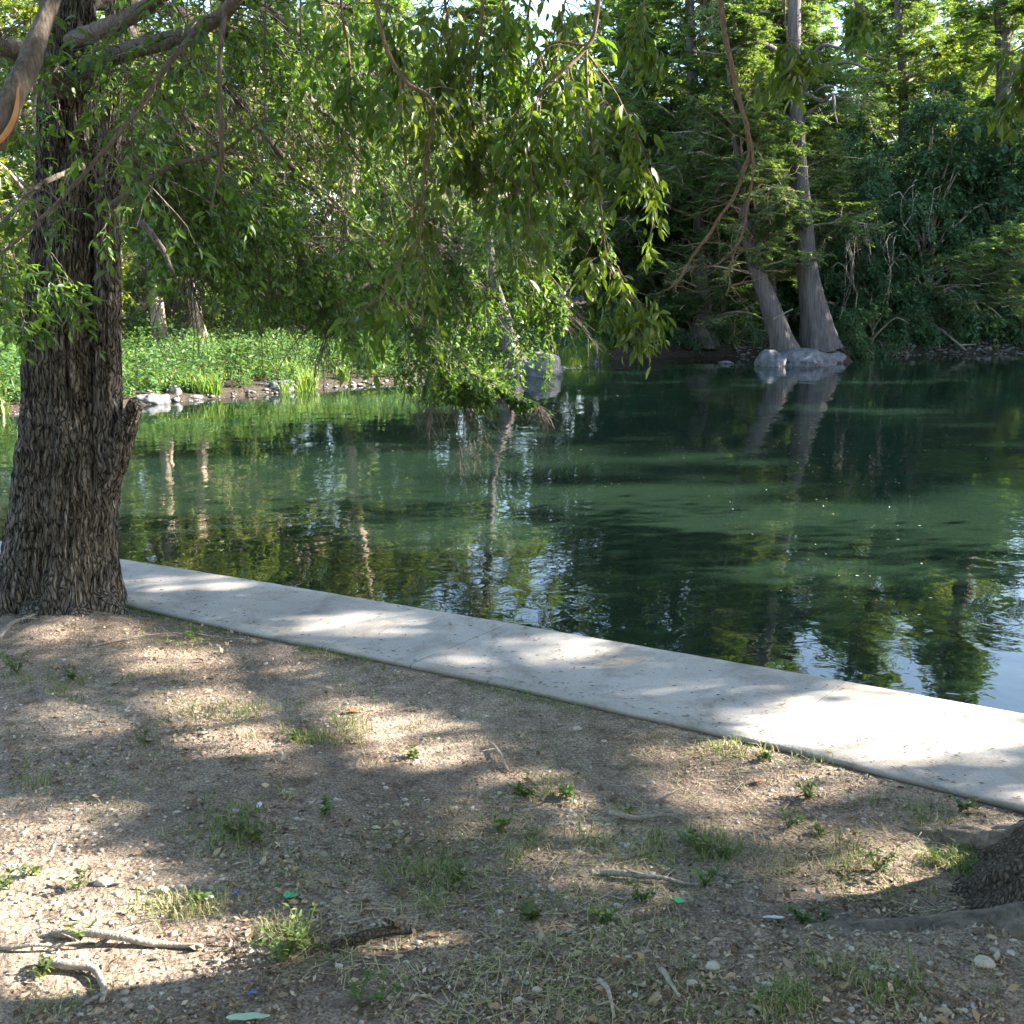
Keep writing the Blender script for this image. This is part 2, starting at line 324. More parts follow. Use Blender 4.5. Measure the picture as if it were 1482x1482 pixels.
# ------------------------------------------------------------------ the lie of the land
WZ = -0.35
UP = np.array([(-40, 29), (-25, 19.5), (-13, 12.6), (-6, 8.55)] + [on(*p, 0)[:2] for p in [(0, 782), (171, 808), (400, 844), (740, 901), (1225, 985), (1481, 1031)]] + [(5, 2.2), (12, -1.5), (40, -16)])
LO = np.array([(-40, 27.5), (-25, 18.2), (-13, 11.4), (-6, 7.5), (-3.38, 6.28)] + [on(*p, 0)[:2] for p in [(174, 872), (367, 915), (740, 992), (1120, 1077), (1440, 1157)]] + [(5, 1.1), (12, -2.6), (40, -17)])
FAR = np.array([(-60, 40), (-25, 24), (-13, 17.6), (-9, 17.6), (-6.79, 19.17), (-6.18, 20.16), (-4.65, 21.85), (-3.53, 23.49), (-1.88, 24.98), (-.67, 26.2), (.6, 28.2), (2.05, 30.3), (2.9, 33.2), (5.61, 34.9), (9.9, 35.0), (12.37, 35.7), (17.17, 37.0), (23, 34), (29, 27), (35, 19), (44, 9), (60, -8)])
def y_up(x): return np.interp(x, UP[:, 0], UP[:, 1])
def y_lo(x): return np.interp(x, LO[:, 0], LO[:, 1])
def y_far(x): return np.interp(x, FAR[:, 0], FAR[:, 1])
MOUND = [(-2.3, 5.45, .75, .09), (1.85, 2.6, .5, .04)]
def height(x, y):
    x = np.ravel(np.asarray(x, float)); y = np.ravel(np.asarray(y, float))
    lo = y_lo(x); up = y_up(x); fr = y_far(x)
    near = -0.045 + 0.05 * (n2(x, y, 0.9, 3, 1) - .45) * np.clip((lo - y) * 2, 0, 1) + 0.022 * (n2(x, y, 7, 3, 2) - .45)
    for mx, my, s, h in MOUND: near = near + h * np.exp(-((x - mx) ** 2 + (y - my) ** 2) / (s * s * .6))
    ry = 2.60 + .03 * np.sin(x * 5) - .25 * np.clip(.25 - x, 0, 1)      # dirt heaped against the near side of the root
    near = near + .075 * np.clip((x + .1) / .7, 0, 1) ** .7 / (1 + np.exp(-(ry - y) / .022)) * np.clip((y - 1.3) / 1.2, 0, 1)
    bb = np.exp(-((lo - y) / .22) ** 2) * np.clip((2.2 - x) / .8, 0, 1); near = near * (1 - bb) - .020 * bb
    near = np.where(y > lo - .01, np.minimum(near, -0.022), near)
    d = (y - fr) * 0.75
    bank = 0.12 + 0.35 * np.clip((x - 1.5) / 2, 0, 1)
    far = WZ + bank * (1 - np.exp(-np.maximum(d, 0) / .35)) + 0.075 * np.maximum(d, 0) + .0012 * np.minimum(np.maximum(d, 0), 90) ** 2 * .4 + 0.25 * (n2(x, y, .35, 3, 5) - .45) * np.clip(d / 3, 0, 1)
    bed = WZ - 1.1 * (1 - np.exp(np.minimum(d, 0) / 3.0)) - .02
    h = np.where(d > 0, far, bed)
    h = np.maximum(h, np.where(d < 0, -1.0 + 1.1 * np.exp(-(np.hypot((x - 8.5) / 1.7, (y - 32.6) / 1.45)) ** 4), -9))      # the islet
    k = np.clip((y - (up - .25)) / .12, 0, 1); bedn = np.minimum(bed, -.9)
    h = np.where(y < up + 2.5, np.minimum(h, bedn * np.clip((up + 2.5 - y) / 2, 0, 1) + h * (1 - np.clip((up + 2.5 - y) / 2, 0, 1))), h)
    return near * (1 - k) + h * k
def hz(x, y): return float(height([x], [y])[0])

# ground: one sheet, fine where the picture looks, reaching the horizon
ang = np.concatenate([np.linspace(-180, -40, 50, endpoint=False), np.linspace(-40, 40, 620, endpoint=False), np.linspace(40, 180, 50, endpoint=False)])
rad = np.concatenate([[0.02, .5, 1.0, 1.5], np.geomspace(1.9, 8, 330, endpoint=False), np.geomspace(8, 60, 150, endpoint=False), np.geomspace(60, 1500, 30)])
AA, RR = np.meshgrid(np.radians(ang), rad); gx = (RR * np.sin(AA)).ravel(); gy = (RR * np.cos(AA)).ravel()
gz = height(gx, gy); na = len(ang); i = np.arange(len(rad) - 1)[:, None] * na; j = np.arange(na)[None]
GQ = np.stack([i + j, i + na + j, i + na + (j + 1) % na, i + (j + 1) % na], -1).reshape(-1, 4)
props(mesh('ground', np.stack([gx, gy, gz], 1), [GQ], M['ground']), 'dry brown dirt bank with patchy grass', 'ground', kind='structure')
# water
wx = np.array([-80, -40, -20, -10, -5, 0, 5, 10, 20, 40, 80.]); wyv = []
Wv = [(-90, 5, WZ), (90, -35, WZ), (90, 60, WZ), (-90, 60, WZ)]
xs = np.linspace(-60, 60, 121); lo_ = np.stack([xs, y_up(xs) - .12, np.full(121, WZ)], 1); hi_ = np.stack([xs, y_far(xs) + 2.5, np.full(121, WZ)], 1)
ii = np.arange(120); props(mesh('water', np.vstack([lo_, hi_]), [np.stack([ii, ii + 1, ii + 122, ii + 121], 1)], M['water']), 'calm dark green river', 'river', kind='structure')
# concrete path: slabs with tooled joints and a chipped edge
joint = [(-3.6, -3.9), (-.42, -.62), (1.41, 1.0)]
pb = MB()
cuts_u = [-40, -25, -13, -9, -6, -3.38, on(740, 901, 0)[0], on(1225, 985, 0)[0], 3.4, 5.6, 7.6, 12, 40]
cuts_l = [-40, -25, -13, -9, -6, -3.3, on(596, 952, 0)[0], on(1100, 1066, 0)[0], 3.0, 5.2, 7.2, 12, 40]
for a in range(len(cuts_u) - 1):
    n = 60; g = .0020
    xu = np.linspace(cuts_u[a] + g, cuts_u[a + 1] - g, n); xl = np.linspace(cuts_l[a] + g, cuts_l[a + 1] - g, n)
    U = np.stack([xu, y_up(xu), np.zeros(n)], 1); Lw = np.stack([xl, y_lo(xl), np.zeros(n)], 1)
    jag = lambda X, s: .02 * (n2(X[:, 0], X[:, 1], 9, 3, s) - .45) + .02 * (n2(X[:, 0], X[:, 1], 1.5, 2, s + 9) - .45)
    U[:, 1] += jag(U, 21); Lw[:, 1] += jag(Lw, 31)
    rows = []
    for t, z in [(0, -.6), (0, -.012), (.012, 0)] + [(q, 0) for q in np.linspace(.1, .9, 9)] + [(.988, 0), (1, -.012), (1, -.16)]:
        P = U * (1 - t) + Lw * t; P[:, 2] = z; rows.append(P)
    V = np.concatenate(rows); m_ = len(rows); i = np.arange(m_ - 1)[:, None] * n; j = np.arange(n - 1)[None]
    pb.add(V, np.stack([i + j, i + n + j, i + n + j + 1, i + j + 1], -1).reshape(-1, 4))
    for e in (0, n - 1):
        k = np.arange(m_ - 1) * n + e; c0 = np.full(m_ - 1, e); pb.add(V, np.stack([k, k + n, c0], 1)[1:])
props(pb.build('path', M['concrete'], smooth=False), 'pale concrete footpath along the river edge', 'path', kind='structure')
# ------------------------------------------------------------------ tree growing
def path3(pts, n, Y=None):
    """[(px, py, Y, r)] in photo pixels and metres -> smooth points and radii."""
    Q = [np.append(at(p[0], p[1], p[2]), p[3]) for p in pts]
    Q = smooth_path(Q, n); return Q[:, :3], np.maximum(Q[:, 3], .0008)
def wob(P, amp, sc, s): return P + amp * (np.stack([fbm(P * sc + 7.7 * k, 2, s + k) for k in range(3)], 1) - .375)
def bumpy(amp, sc, s=0):
    def f(th, rr, P):
        n, k = rr.shape; X = np.stack([(np.cos(th)[None] * rr * 1.0 + 0 * rr), (np.sin(th)[None] * rr), np.cumsum(np.r_[0, np.linalg.norm(np.diff(P, axis=0), axis=1)])[:, None] * np.ones((1, k)) * .35], -1).reshape(-1, 3)
        return rr * (1 + amp * (fbm(X * sc, 3, s).reshape(n, k) - .45))
    return f
def grow(rg, P, t0, nsub, slen, ntw, tlen, wood, droop=.5, r0=.006, spread=.9, t1=1.0, k=4):
    """Side shoots and twigs off the path P; the wood goes into the MB `wood`; returns twig ends A, B."""
    P = np.asarray(P); T = norm(np.gradient(P, axis=0)); As, Bs = [], []
    for i in range(nsub):
        t = rg.uniform(t0, t1); u = t * (len(P) - 1); a = int(min(u, len(P) - 2)); p = P[a] + (P[a + 1] - P[a]) * (u - a)
        d = norm(T[a] * .55 + norm(rg.normal(0, 1, 3)) * spread + np.array([0, 0, -droop * .6])); L = slen * rg.uniform(.5, 1.15) * (1.15 - .5 * t)
        s = np.linspace(0, 1, 6)[:, None]; sub = p + d * L * s + np.array([0, 0, -1]) * droop * .5 * L * s ** 2 + rg.normal(0, .03 * L, (6, 3)) * s
        if wood is not None: wood.add(*tube(sub, np.linspace(r0, r0 * .35, 6), k, True))
        st = norm(np.gradient(sub, axis=0))
        for q in range(ntw):
            v = rg.uniform(.15, 1) * 5; b = int(min(v, 4)); o = sub[b] + (sub[b + 1] - sub[b]) * (v - b)
            dd = norm(st[b] * .7 + norm(rg.normal(0, 1, 3)) * .8 + np.array([0, 0, -droop * .7])); e = o + dd * tlen * rg.uniform(.5, 1.2)
            As.append(o); Bs.append(e)
            if wood is not None and r0 > .003: wood.add(*tube(np.array([o, (o + e) / 2 + [0, 0, .03 * tlen], e]), [r0 * .35, r0 * .28, r0 * .18], 3, False))
    return np.array(As).reshape(-1, 3), np.array(Bs).reshape(-1, 3)
def crown_proto(name, seed, H, z0, Rr, nl, nsub, ntw, per, L, wid, kind, lm, wm, prof=None):
    rg = np.random.default_rng(seed); wood, lv = MB(), MB(); As, Bs = [], []
    for i in range(nl):
        u = (i + rg.uniform(0, .9)) / nl; z = z0 + (H * .96 - z0) * u; az = i * 2.39996 + rg.normal(0, .35)
        if kind == 'cypress': ln = Rr * (1.05 - .8 * u) * rg.uniform(.55, 1.15); el = rg.normal(.12, .12) + .3 * u; dr = .22
        elif kind == 'shrub': ln = Rr * (1 - .55 * u ** 1.5) * rg.uniform(.6, 1.15); el = rg.uniform(.1, .8); dr = .55
        else: ln = Rr * math.sqrt(max(.12, 1 - (1.5 * u - .55) ** 2)) * rg.uniform(.6, 1.15); el = rg.uniform(.15, .6) + .5 * u; dr = .3
        d = np.array([math.cos(az) * math.cos(el), math.sin(az) * math.cos(el), math.sin(el)]); s = np.linspace(0, 1, 8)[:, None]
        lim = np.array([0, 0, z * (.86 if kind != 'shrub' else .5)]) + d * ln * s - np.array([0, 0, dr]) * ln * s ** 2.2; lim = wob(lim, .16 * ln * .6, 1.2 / max(ln, .5) * 2, seed + i)
        lim += np.array([0, 0, z * (.14 if kind != 'shrub' else .5)]) * np.minimum(1, s * 1.5)
        rb = .012 + .018 * ln * (1.1 - .6 * u); wood.add(*tube(lim, np.linspace(rb, rb * .3, 8), 5, True))
        A, B = grow(rg, lim, .22, nsub, ln * .42 + .25, ntw, .3 + .09 * ln, wood if kind != 'shrub' else None, dr * (.5 if kind == 'cypress' else 1.2), rb * .28, .9 if kind != 'cypress' else .75, 1, 3)
        if kind == 'cypress': B[:, 2] = A[:, 2] + (B[:, 2] - A[:, 2]) * .45
        As.append(A); Bs.append(B)
    A = np.concatenate(As); B = np.concatenate(Bs)
    P, D, N = twig_leaf_sites(rg, A, B, per, .12 if kind == 'cypress' else .25, .9, .25 if kind == 'cypress' else .5)
    leaves(lv, P, D, N, L * rg.uniform(.6, 1.25, len(P)), wid)
    bo = wood.build('branches', wm); lo = lv.build('crown', lm); out = (bo.data, lo.data)
    bpy.data.objects.remove(bo); bpy.data.objects.remove(lo); return out
CR = {}
for q in range(3):
    CR['leafy%d' % q] = crown_proto('leafy', 100 + q, 9, 2.2 - .4 * q, 3.3, 17, 8, 9, 12, .15, 1.0, 'broad', M['leafy'], M['farbark'])
    CR['cyp%d' % q] = crown_proto('cypress', 200 + q, 14, 3.2, 3.9, 36, 11, 9, 16, .18, .6, 'cypress', M['cyp'], M['farbark'])
    CR['dark%d' % q] = crown_proto('dark', 300 + q, 8, .8, 3.2, 30, 10, 10, 13, .15, .95, 'shrub', M['dark'], M['farbark'])
CR['bush0'] = crown_proto('bush', 401, 2.6, .15, 1.5, 14, 6, 8, 10, .12, .9, 'shrub', M['dark'], M['farbark'])
CR['bush1'] = crown_proto('bush', 402, 2.0, .1, 1.4, 14, 6, 8, 10, .13, .9, 'shrub', M['leafy'], M['farbark'])
CR['spray'] = crown_proto('spray', 403, 3.0, .4, 2.4, 12, 7, 8, 12, .17, .5, 'cypress', M['cyp'], M['farbark'])

def add_crown(root, key, off=(0, 0, 0), sc=1.0, rz=0.0, zs=None):
    for nm, dt in zip(('branches', 'crown'), CR[key]):
        o = bpy.data.objects.new(nm, dt); C.objects.link(o); o.parent = root; o.location = off
        o.scale = (sc, sc, zs if zs else sc); o.rotation_euler = (0, 0, rz)
def trunk_tube(root, P, r, mat, k=14, flare=0.0, name='trunk', seed=0, lob=6):
    r = np.asarray(r)
    def rf(th, rr, PP):
        z = (PP[:, 2] - PP[0, 2])[:, None]; rr = rr * (1 + flare * np.exp(-z / (2.6 * r[0])) * (1 + .38 * np.cos(lob * th + seed)[None] + .22 * np.cos((lob * 2 - 1) * th + 2 * seed)[None]))
        return bumpy(.28, 5.0, seed)(th, rr, PP)
    V, Q, T = tube(P, r, k, True, rf); return mesh(name, V, [Q, T], mat, root)
def px_trunk(pts, Y, w, n=26, ext=None, dep=0.0):
    """Trunk through photo pixels at distance Y; w = widths in pixels."""
    P = [at(a, b, Y + dep * i) for i, (a, b) in enumerate(pts)]; x, y = P[0][0], P[0][1]; P[0][2] = hz(x, y) - .15
    if ext: d = norm(P[-1] - P[-2]); P.append(P[-1] + d * ext); w = list(w) + [w[-1] * .35]
    rr = [upx(q, Y) / 2 for q in w]; Q = smooth_path([np.append(p, r) for p, r in zip(P, rr)], n); return Q[:, :3], np.maximum(Q[:, 3], .01)

# ------------------------------------------------------------------ far bank, left: sunlit leafy trees with bare lower trunks
LEFT = [  # (pixel path of the trunk, Y, widths, crown, scale, offset, label)
    ([(236, 520), (226, 430), (214, 300)], 25.0, [22, 18, 15], 'leafy0', .85, 'slim sunlit tree with mottled trunk just right of the big near trunk'),
    ([(300, 525), (284, 455), (266, 330)], 25.5, [20, 17, 14], 'leafy1', .85, 'tree with a left leaning trunk rising from bright weeds on the far bank'),
    ([(352, 500), (356, 430), (356, 250)], 30.0, [15, 13, 11], 'leafy2', 1.0, 'thin upright tree behind the pair of left leaning trunks on the far bank'),
    ([(370, 500), (364, 440), (372, 250)], 31.0, [9, 8, 7], 'leafy0', .95, 'pole thin brown tree close beside a thicker trunk behind bright weeds'),
    ([(408, 500), (402, 400), (410, 250)], 32.0, [16, 14, 12], 'leafy1', 1.05, 'straight dark tree trunk behind weeds, left of the hanging dark foliage'),
    ([(505, 495), (500, 400), (512, 220)], 30.0, [26, 18, 14], 'leafy2', .95, 'forked stout tree behind the drooping small leaved branches'),
    ([(585, 500), (590, 400), (580, 220)], 33.0, [15, 13, 11], 'leafy0', .85, 'upright leafy tree behind grassy shore, mid way to the spit'),
    ([(640, 500), (655, 400), (640, 220)], 35.0, [15, 12, 10], 'leafy1', .82, 'leafy tree standing back from shore, left of the spit cypress'),
    ([(165, 510), (172, 430), (150, 300)], 27.0, [18, 16, 13], 'leafy2', 1.0, 'leafy far bank tree mostly hidden by the big near trunk'),
    ([(60, 520), (66, 430), (60, 300)], 25.0, [18, 16, 13], 'leafy1', 1.0, 'far bank tree seen past the left side of the near trunk'),
    ([(-40, 520), (-30, 430), (-50, 300)], 27.0, [18, 16, 13], 'leafy0', 1.1, 'far bank tree at the very edge beyond the near trunk'),
    ([(860, 480), (852, 390), (846, 250)], 38.0, [12, 11, 9], 'leafy2', 1.05, 'slim reddish sunlit tree behind the boulder on the spit'),
    ([(780, 490), (790, 400), (776, 250)], 37.0, [14, 12, 10], 'leafy0', .85, 'leafy tree directly behind the spit cypress'),
]
for q, (pts, Y, wd, ck, sc, lb) in enumerate(LEFT):
    P, r = px_trunk(pts, Y, wd, 22, 3.0); base = P[0] + [0, 0, .1]
    root = empty('leafy_tree', base, lb, 'tree', 'leafy trees on the far left bank')
    trunk_tube(root, P, r, M['farbark'], 10, .25, seed=q)
    top = P[-8]; add_crown(root, ck, (top[0] - base[0], top[1] - base[1], .25), sc, q * 1.3, sc * (.8 + .12 * (q % 3)))
# woods behind, filling up to the sky
rg = np.random.default_rng(11); nW = 0
for Y, hs, step in ((44, 1.0, 4.2), (56, 1.25, 5.4), (72, 1.6, 7.4)):
    for x in np.arange(-.62 * Y, .50 * Y, step):
        xx = x + rg.uniform(-1.5, 1.5); yy = Y + rg.uniform(-3, 3) + (2 if xx > 5 else 0)
        px = 741 + F * xx / yy
        if yy < y_far(xx) + 4: continue
        key = ('cyp%d' if (px > 880 and rg.random() < .75) else 'leafy%d') % rg.integers(0, 3)
        s = hs * rg.uniform(.8, 1.1) * (.72 if key.startswith('cyp') else 1.0)
        if 590 < px < 880: s *= .76
        if px > 1200: s *= 1.38
        base = np.array([xx, yy, hz(xx, yy) - .1])
        root = empty('cypress_tree' if key.startswith('cyp') else 'woodland_tree', base, 'feathery cypress in the woods behind the dark right bank' if key.startswith('cyp') else 'unseen tree added out to the right to shade the river', 'tree', 'cypresses in the far woods' if key.startswith('cyp') else 'leafy trees in the far woods')
        hh = (12.5 if key.startswith('cyp') else 7.5) * s
        P = smooth_path([base, base + [rg.normal(0, .3), 0, hh * .5], base + [rg.normal(0, .5), 0, hh]], 10)
        trunk_tube(root, P, np.linspace(.2, .05, 10) * s, M['farbark'], 8, .3, seed=nW); add_crown(root, key, (0, 0, 0), s, rg.uniform(0, 6.28)); nW += 1

# ------------------------------------------------------------------ far bank, right: cypresses with flared bases
def cypress(pts, Y, wd, lb, crowns, flare=.5, ext=6.0, k=26, name='cypress_tree', back=0.0, bare=()):
    P, r = px_trunk(pts, Y, wd, 60, ext); base = P[0] + [0, 0, .12]
    root = empty(name, base, lb, 'tree', None); trunk_tube(root, P, r, M['cypress'], k, flare, seed=int(Y * 7) % 9, lob=7)
    for key, z, sc, rz, zs in crowns:
        i = int(np.argmin(abs(P[:, 2] - (base[2] + min(z + 4 * zs, 16))))); p = P[i]
        add_crown(root, key, (p[0] - base[0], p[1] - base[1] + back, z), sc, rz, zs)
    for pl in bare:
        Pb, rb = path3(pl, 20); mb = MB(); mb.add(*tube(wob(Pb, .12, 1.5, 3), rb, 7, True)); mb.build('bare_limb', M['cypress'], root)
    return root, P
mainY = 32.4
cypress([(1187, 506), (1181, 470), (1170, 405), (1164, 340), (1157, 250), (1152, 150), (1150, 60), (1149, -60)], mainY, [38, 34, 29, 26, 23, 20, 18, 15],
        'tall grey cypress with fluted flaring base on the rock islet', [('cyp0', 1.2, .8, .4, .62), ('cyp2', 3.5, .72, 2.4, .72), ('cyp1', 7, .55, 1.4, .7)], .55, 6.5, back=2.0,
        bare=[[(1155, 118, mainY, .12), (1130, 80, mainY - .3, .10), (1092, 62, mainY - .6, .07), (1045, 78, mainY - 1, .045), (1010, 76, mainY - 1.2, .02)],
              [(1158, 110, mainY, .06), (1185, 70, mainY - .4, .05), (1215, 70, mainY - .8, .04), (1262, 84, mainY - 1.2, .02)],
              [(1158, 140, mainY, .06), (1185, 98, mainY - .4, .055), (1225, 90, mainY - .8, .045), (1262, 104, mainY - 1.2, .02)],
              [(1160, 135, mainY, .07), (1190, 146, mainY - .3, .06), (1205, 138, mainY - .6, .05), (1208, 165, mainY - .8, .03), (1212, 180, mainY - .9, .015)],
              [(1206, 126, mainY - .6, .045), (1192, 125, mainY - .5, .04), (1180, 132, mainY - .4, .03)]])
cypress([(1140, 506), (1117, 450), (1099, 402), (1085, 350), (1072, 280), (1064, 200)], 31.8, [30, 26, 22, 18, 14, 8],
        'pale grey cypress leaning left beside the fluted one on the islet', [('cyp1', .9, .55, 1.0, .45), ('cyp0', 2.6, .6, 3.0, .5)], .4, 5.0)
cypress([(1114, 500), (1111, 350), (1110, 230), (1116, 90), (1118, -40)], 36.5, [24, 19, 17, 15, 13], 'slim straight cypress seen between the two islet trunks', [('cyp2', .5, .8, 2.0, .7), ('cyp1', 4, .8, 1.0, .7)], .3, 5, back=1.8)
cypress([(1014, 520), (1016, 480), (1018, 440), (1014, 350), (1005, 200), (1000, 60)], 35.6, [34, 26, 20, 18, 16, 14], 'dark cypress with a flared foot at the water, left of the islet', [('cyp0', -1.2, .8, 3.0, .6), ('cyp2', 1.5, .95, 1.0, .75)], .55, 5)
cypress([(925, 505), (930, 400), (926, 250), (930, 80)], 37.5, [24, 18, 15, 12], 'cypress in deep shade where the two far banks meet', [('cyp1', -1.6, .75, 4.4, .6), ('cyp0', 1.0, .85, 2.4, .72)], .4, 4)
cypress([(1454, 500), (1452, 350), (1450, 240), (1453, 100), (1448, 0), (1446, -60)], 39.5, [26, 22, 21, 19, 17, 15], 'grey trunked cypress rising above the dark shrubs at far right', [('cyp2', 5.5, .8, 5.0, .55)], .3, 3)
cypress([(1310, 500), (1306, 300), (1308, 150), (1300, 20)], 43.0, [18, 15, 13, 10], 'slender dark stemmed tree behind the big dark shrub dome', [('cyp0', 5.0, .8, .7, .62)], .3, 3)
cypress([(739, 536), (737, 500), (734, 470), (722, 430), (712, 390), (706, 300), (700, 200)], 27.9, [38, 24, 15, 13, 12, 10, 9],
        'small cypress with a wide rooted foot on the pebble spit', [('cyp1', 2.4, .55, 2.2, .5)], .7, 2.5)

cypress([(905, 495), (900, 350), (905, 200), (900, 60), (898, -60)], 41.5, [20, 17, 15, 13, 10], 'tall shaded cypress whose limbs close the sky above the meeting of the banks', [('cyp2', 2.5, 1.0, .3, .85)], .3, 4)
cypress([(548, 490), (552, 300), (546, 150), (550, 20), (549, -60)], 39.0, [18, 15, 13, 11, 9], 'tall feathery cypress high above the leafy trees on the left bank', [('cyp0', 3.0, .85, 2.3, .9)], .3, 4)
# dark leafy masses on the right bank
DARK = [(1330, 37.8, 'dark0', 1.05, 1.0, 'huge dark green vine draped dome of foliage right of the islet'),
        (1440, 39.5, 'dark1', 1.05, 1.02, 'dark leafy tree beside the grey cypress at far right'),
        (1240, 36.2, 'dark2', .62, .72, 'lower dark leafy shrub tree crowding the fluted cypress'),
        (1560, 39.0, 'dark0', 1.1, 1.0, 'dark leafy tree at the right end of the far bank'),
        (1040, 39.0, 'dark1', .85, .8, 'dark leafy tree behind the leaning islet cypress'),
        (960, 38.5, 'dark2', .8, .72, 'dark leafy tree left of the flared footed cypress'),
        (1130, 42.0, 'dark0', .9, .8, 'dark leafy tree filling the gap between the islet trunks')]
for q, (px, Y, key, sc, zs, lb) in enumerate(DARK):
    x = at(px, 500, Y)[0]; base = np.array([x, Y, hz(x, Y) - .05]); root = empty('leafy_tree', base, lb, 'tree', 'dark trees on the right bank')
    P = smooth_path([base, base + [.2, 0, 3 * zs], base + [-.1, 0, 6.5 * zs]], 12); trunk_tube(root, P, np.linspace(.17, .05, 12), M['farbark'], 8, .3, seed=q)
    add_crown(root, key, (0, 0, .35), sc, q * 1.7, zs)
for q, px in enumerate(range(905, 1560, 46)):
    Y = 40.5 + (q * 7 % 5) * .8; x = at(px, 500, Y)[0]; base = np.array([x, Y, hz(x, Y) - .05]); root = empty('leafy_tree', base, 'dark leafy tree deep in the shade behind the right bank shrubs', 'tree', 'dark trees on the right bank'); s = .72 + .1 * (q * 5 % 4)
    P = smooth_path([base, base + [.2, 0, 3], base + [-.1, 0, 6 * s]], 12); trunk_tube(root, P, np.linspace(.15, .05, 12), M['farbark'], 8, .3, seed=q); add_crown(root, 'dark%d' % (q % 3), (0, 0, .2), s, q * 2.3, s * .95)
# waterside shrubs
SH = [(int(741 + F * xx / (yy * 1.01)), yy, 'bush1', sc) for xx, yy, sc in [(-12, 27.5, 1.2), (-10, 26.5, 1.0), (-8.3, 28, 1.15), (-6.6, 29.5, 1.1), (-5.2, 31, 1.2), (-3.8, 32.2, 1.0), (-2.4, 33.2, 1.15), (-1.0, 34.5, 1.0), (.4, 36.2, 1.1), (-9.2, 30.5, 1.3), (-4.6, 34, 1.3)]] + [(900, 37.2, 'bush0', .9), (960, 36.8, 'spray', .8), (1050, 37.2, 'bush0', .7), (1085, 37.6, 'bush0', .9), (1225, 34.6, 'bush0', .75), (1262, 35.6, 'bush0', 1.0), (1300, 37.2, 'bush0', .9),
      (1360, 38.2, 'bush0', .85), (1420, 38.8, 'bush0', 1.0), (1480, 39.2, 'bush0', 1.0), (800, 33.5, 'bush1', .6), (840, 34.5, 'bush1', .6), (1160, 38.5, 'bush0', 1.0), (1000, 40, 'bush0', 1.2), (1200, 40.5, 'bush0', 1.3)]
for q, px in enumerate(range(905, 1540, 40)):
    if not 1090 < px < 1215: SH.append((px + q % 3 * 6 + .5, y_far(at(px, 515, 36)[0]) + .9 + q % 2 * .5, 'bush0', .62 + .1 * (q % 4)))
for q, (px, Y, key, sc) in enumerate(SH):
    x = at(px, 500, Y)[0]; base = np.array([x, Y, hz(x, Y) - .05])
    spots = {960: 'feathery cypress sapling drooping over the dark water left of the flared foot', 800: 'low green bush behind the grey boulder', 840: 'low green bush on the spit, right of the boulder', 1225: 'dark bush touching the foot of the fluted cypress'}
    root = empty('shrub', base, spots.get(px, 'low dark shrub in the shade along the right bank' if px > 845 else 'green bush behind the bright weeds on the left bank'), 'shrub', 'shrubs along the far water edge'); add_crown(root, key, (0, 0, 0), sc, q * 2.1, sc)
# cypress spray reaching in from the right
tr = empty('cypress_sapling', (*at(1560, 480, 33.5)[:2], hz(at(1560, 480, 33.5)[0], 36) - .1), 'leaning young cypress with bright feathery sprays over the water at right', 'tree')
P = smooth_path([np.array(parent_loc(tr)), at(1530, 430, 33), at(1490, 390, 32.4), at(1440, 355, 31.8)], 20); trunk_tube(tr, P, np.linspace(.14, .03, 20), M['cypress'], 9, .2)
for q, (px, py, sc) in enumerate([(1420, 395, .55), (1470, 370, .6), (1400, 370, .42), (1450, 420, .5), (1500, 350, .7)]):
    p = at(px, py, 31.8) - parent_loc(tr); add_crown(tr, 'spray', (p[0], p[1], p[2] - .6), sc, q * 1.9, sc * .7)
# off to the right the bank curves round; unseen trees added there shade the river
for q, (x, y, s) in enumerate([(23.5, 38.5, .8), (26, 35, 1.45), (22.5, 37, 1.2), (29, 31, 1.1), (33, 27, 1.15), (38, 23.5, 1.8), (42, 19, 1.5), (36, 27.5, 1.55), (45, 9.5, 1.4), (50, 5, 1.5), (36, 34, .85), (41, 27.5, 1.3), (48, 22.5, 1.5), (32, 32, 1.05)]):
    base = np.array([x, y, hz(x, y) - .1]); root = empty('woodland_tree', base, 'unseen tree added out to the right to shade the river', 'tree', 'leafy trees in the far woods')
    P = smooth_path([base, base + [.2, 0, 5 * s], base + [0, 0, 10 * s]], 10); trunk_tube(root, P, np.linspace(.25, .06, 10), M['farbark'], 8, .3, seed=q); add_crown(root, ['cyp0', 'leafy1', 'cyp2'][q % 3], (0, 0, 0), s * (1 if q % 3 != 1 else 1.3), q * 1.1)
# ------------------------------------------------------------------ hanging bare twigs under the dark dome
rg = np.random.default_rng(21)
for (cx, cy, n, lb) in [(1215, 395, 7, 'bundle of pale dead twigs dangling beside the fluted cypress'), (1290, 385, 5, 'grey dead vines hanging under the dark dome of foliage'), (1330, 320, 3, 'thin pale hanging vine stems in front of the dark foliage at right')]:
    mb = MB(); Y = 33.5; top = at(cx, cy - 45, Y)
    for k in range(n):
        a = cx + rg.normal(0, 22); b = cy - 45 + rg.normal(0, 8); l = rg.uniform(40, 110); mb.add(*tube(wob(smooth_path([at(a + 10, b - 8, Y + .5), at(a, b, Y), at(a - rg.uniform(-8, 14), b + l * .5, Y - .2), at(a - rg.uniform(-16, 22), b + l, Y - .3)], 12), .35, 1.5, k), np.linspace(.009, .003, 12), 3, True))
    props(mb.build('hanging_vine', M['deadwood'], None, top), lb, 'vine', 'dead stems hanging over the right bank')

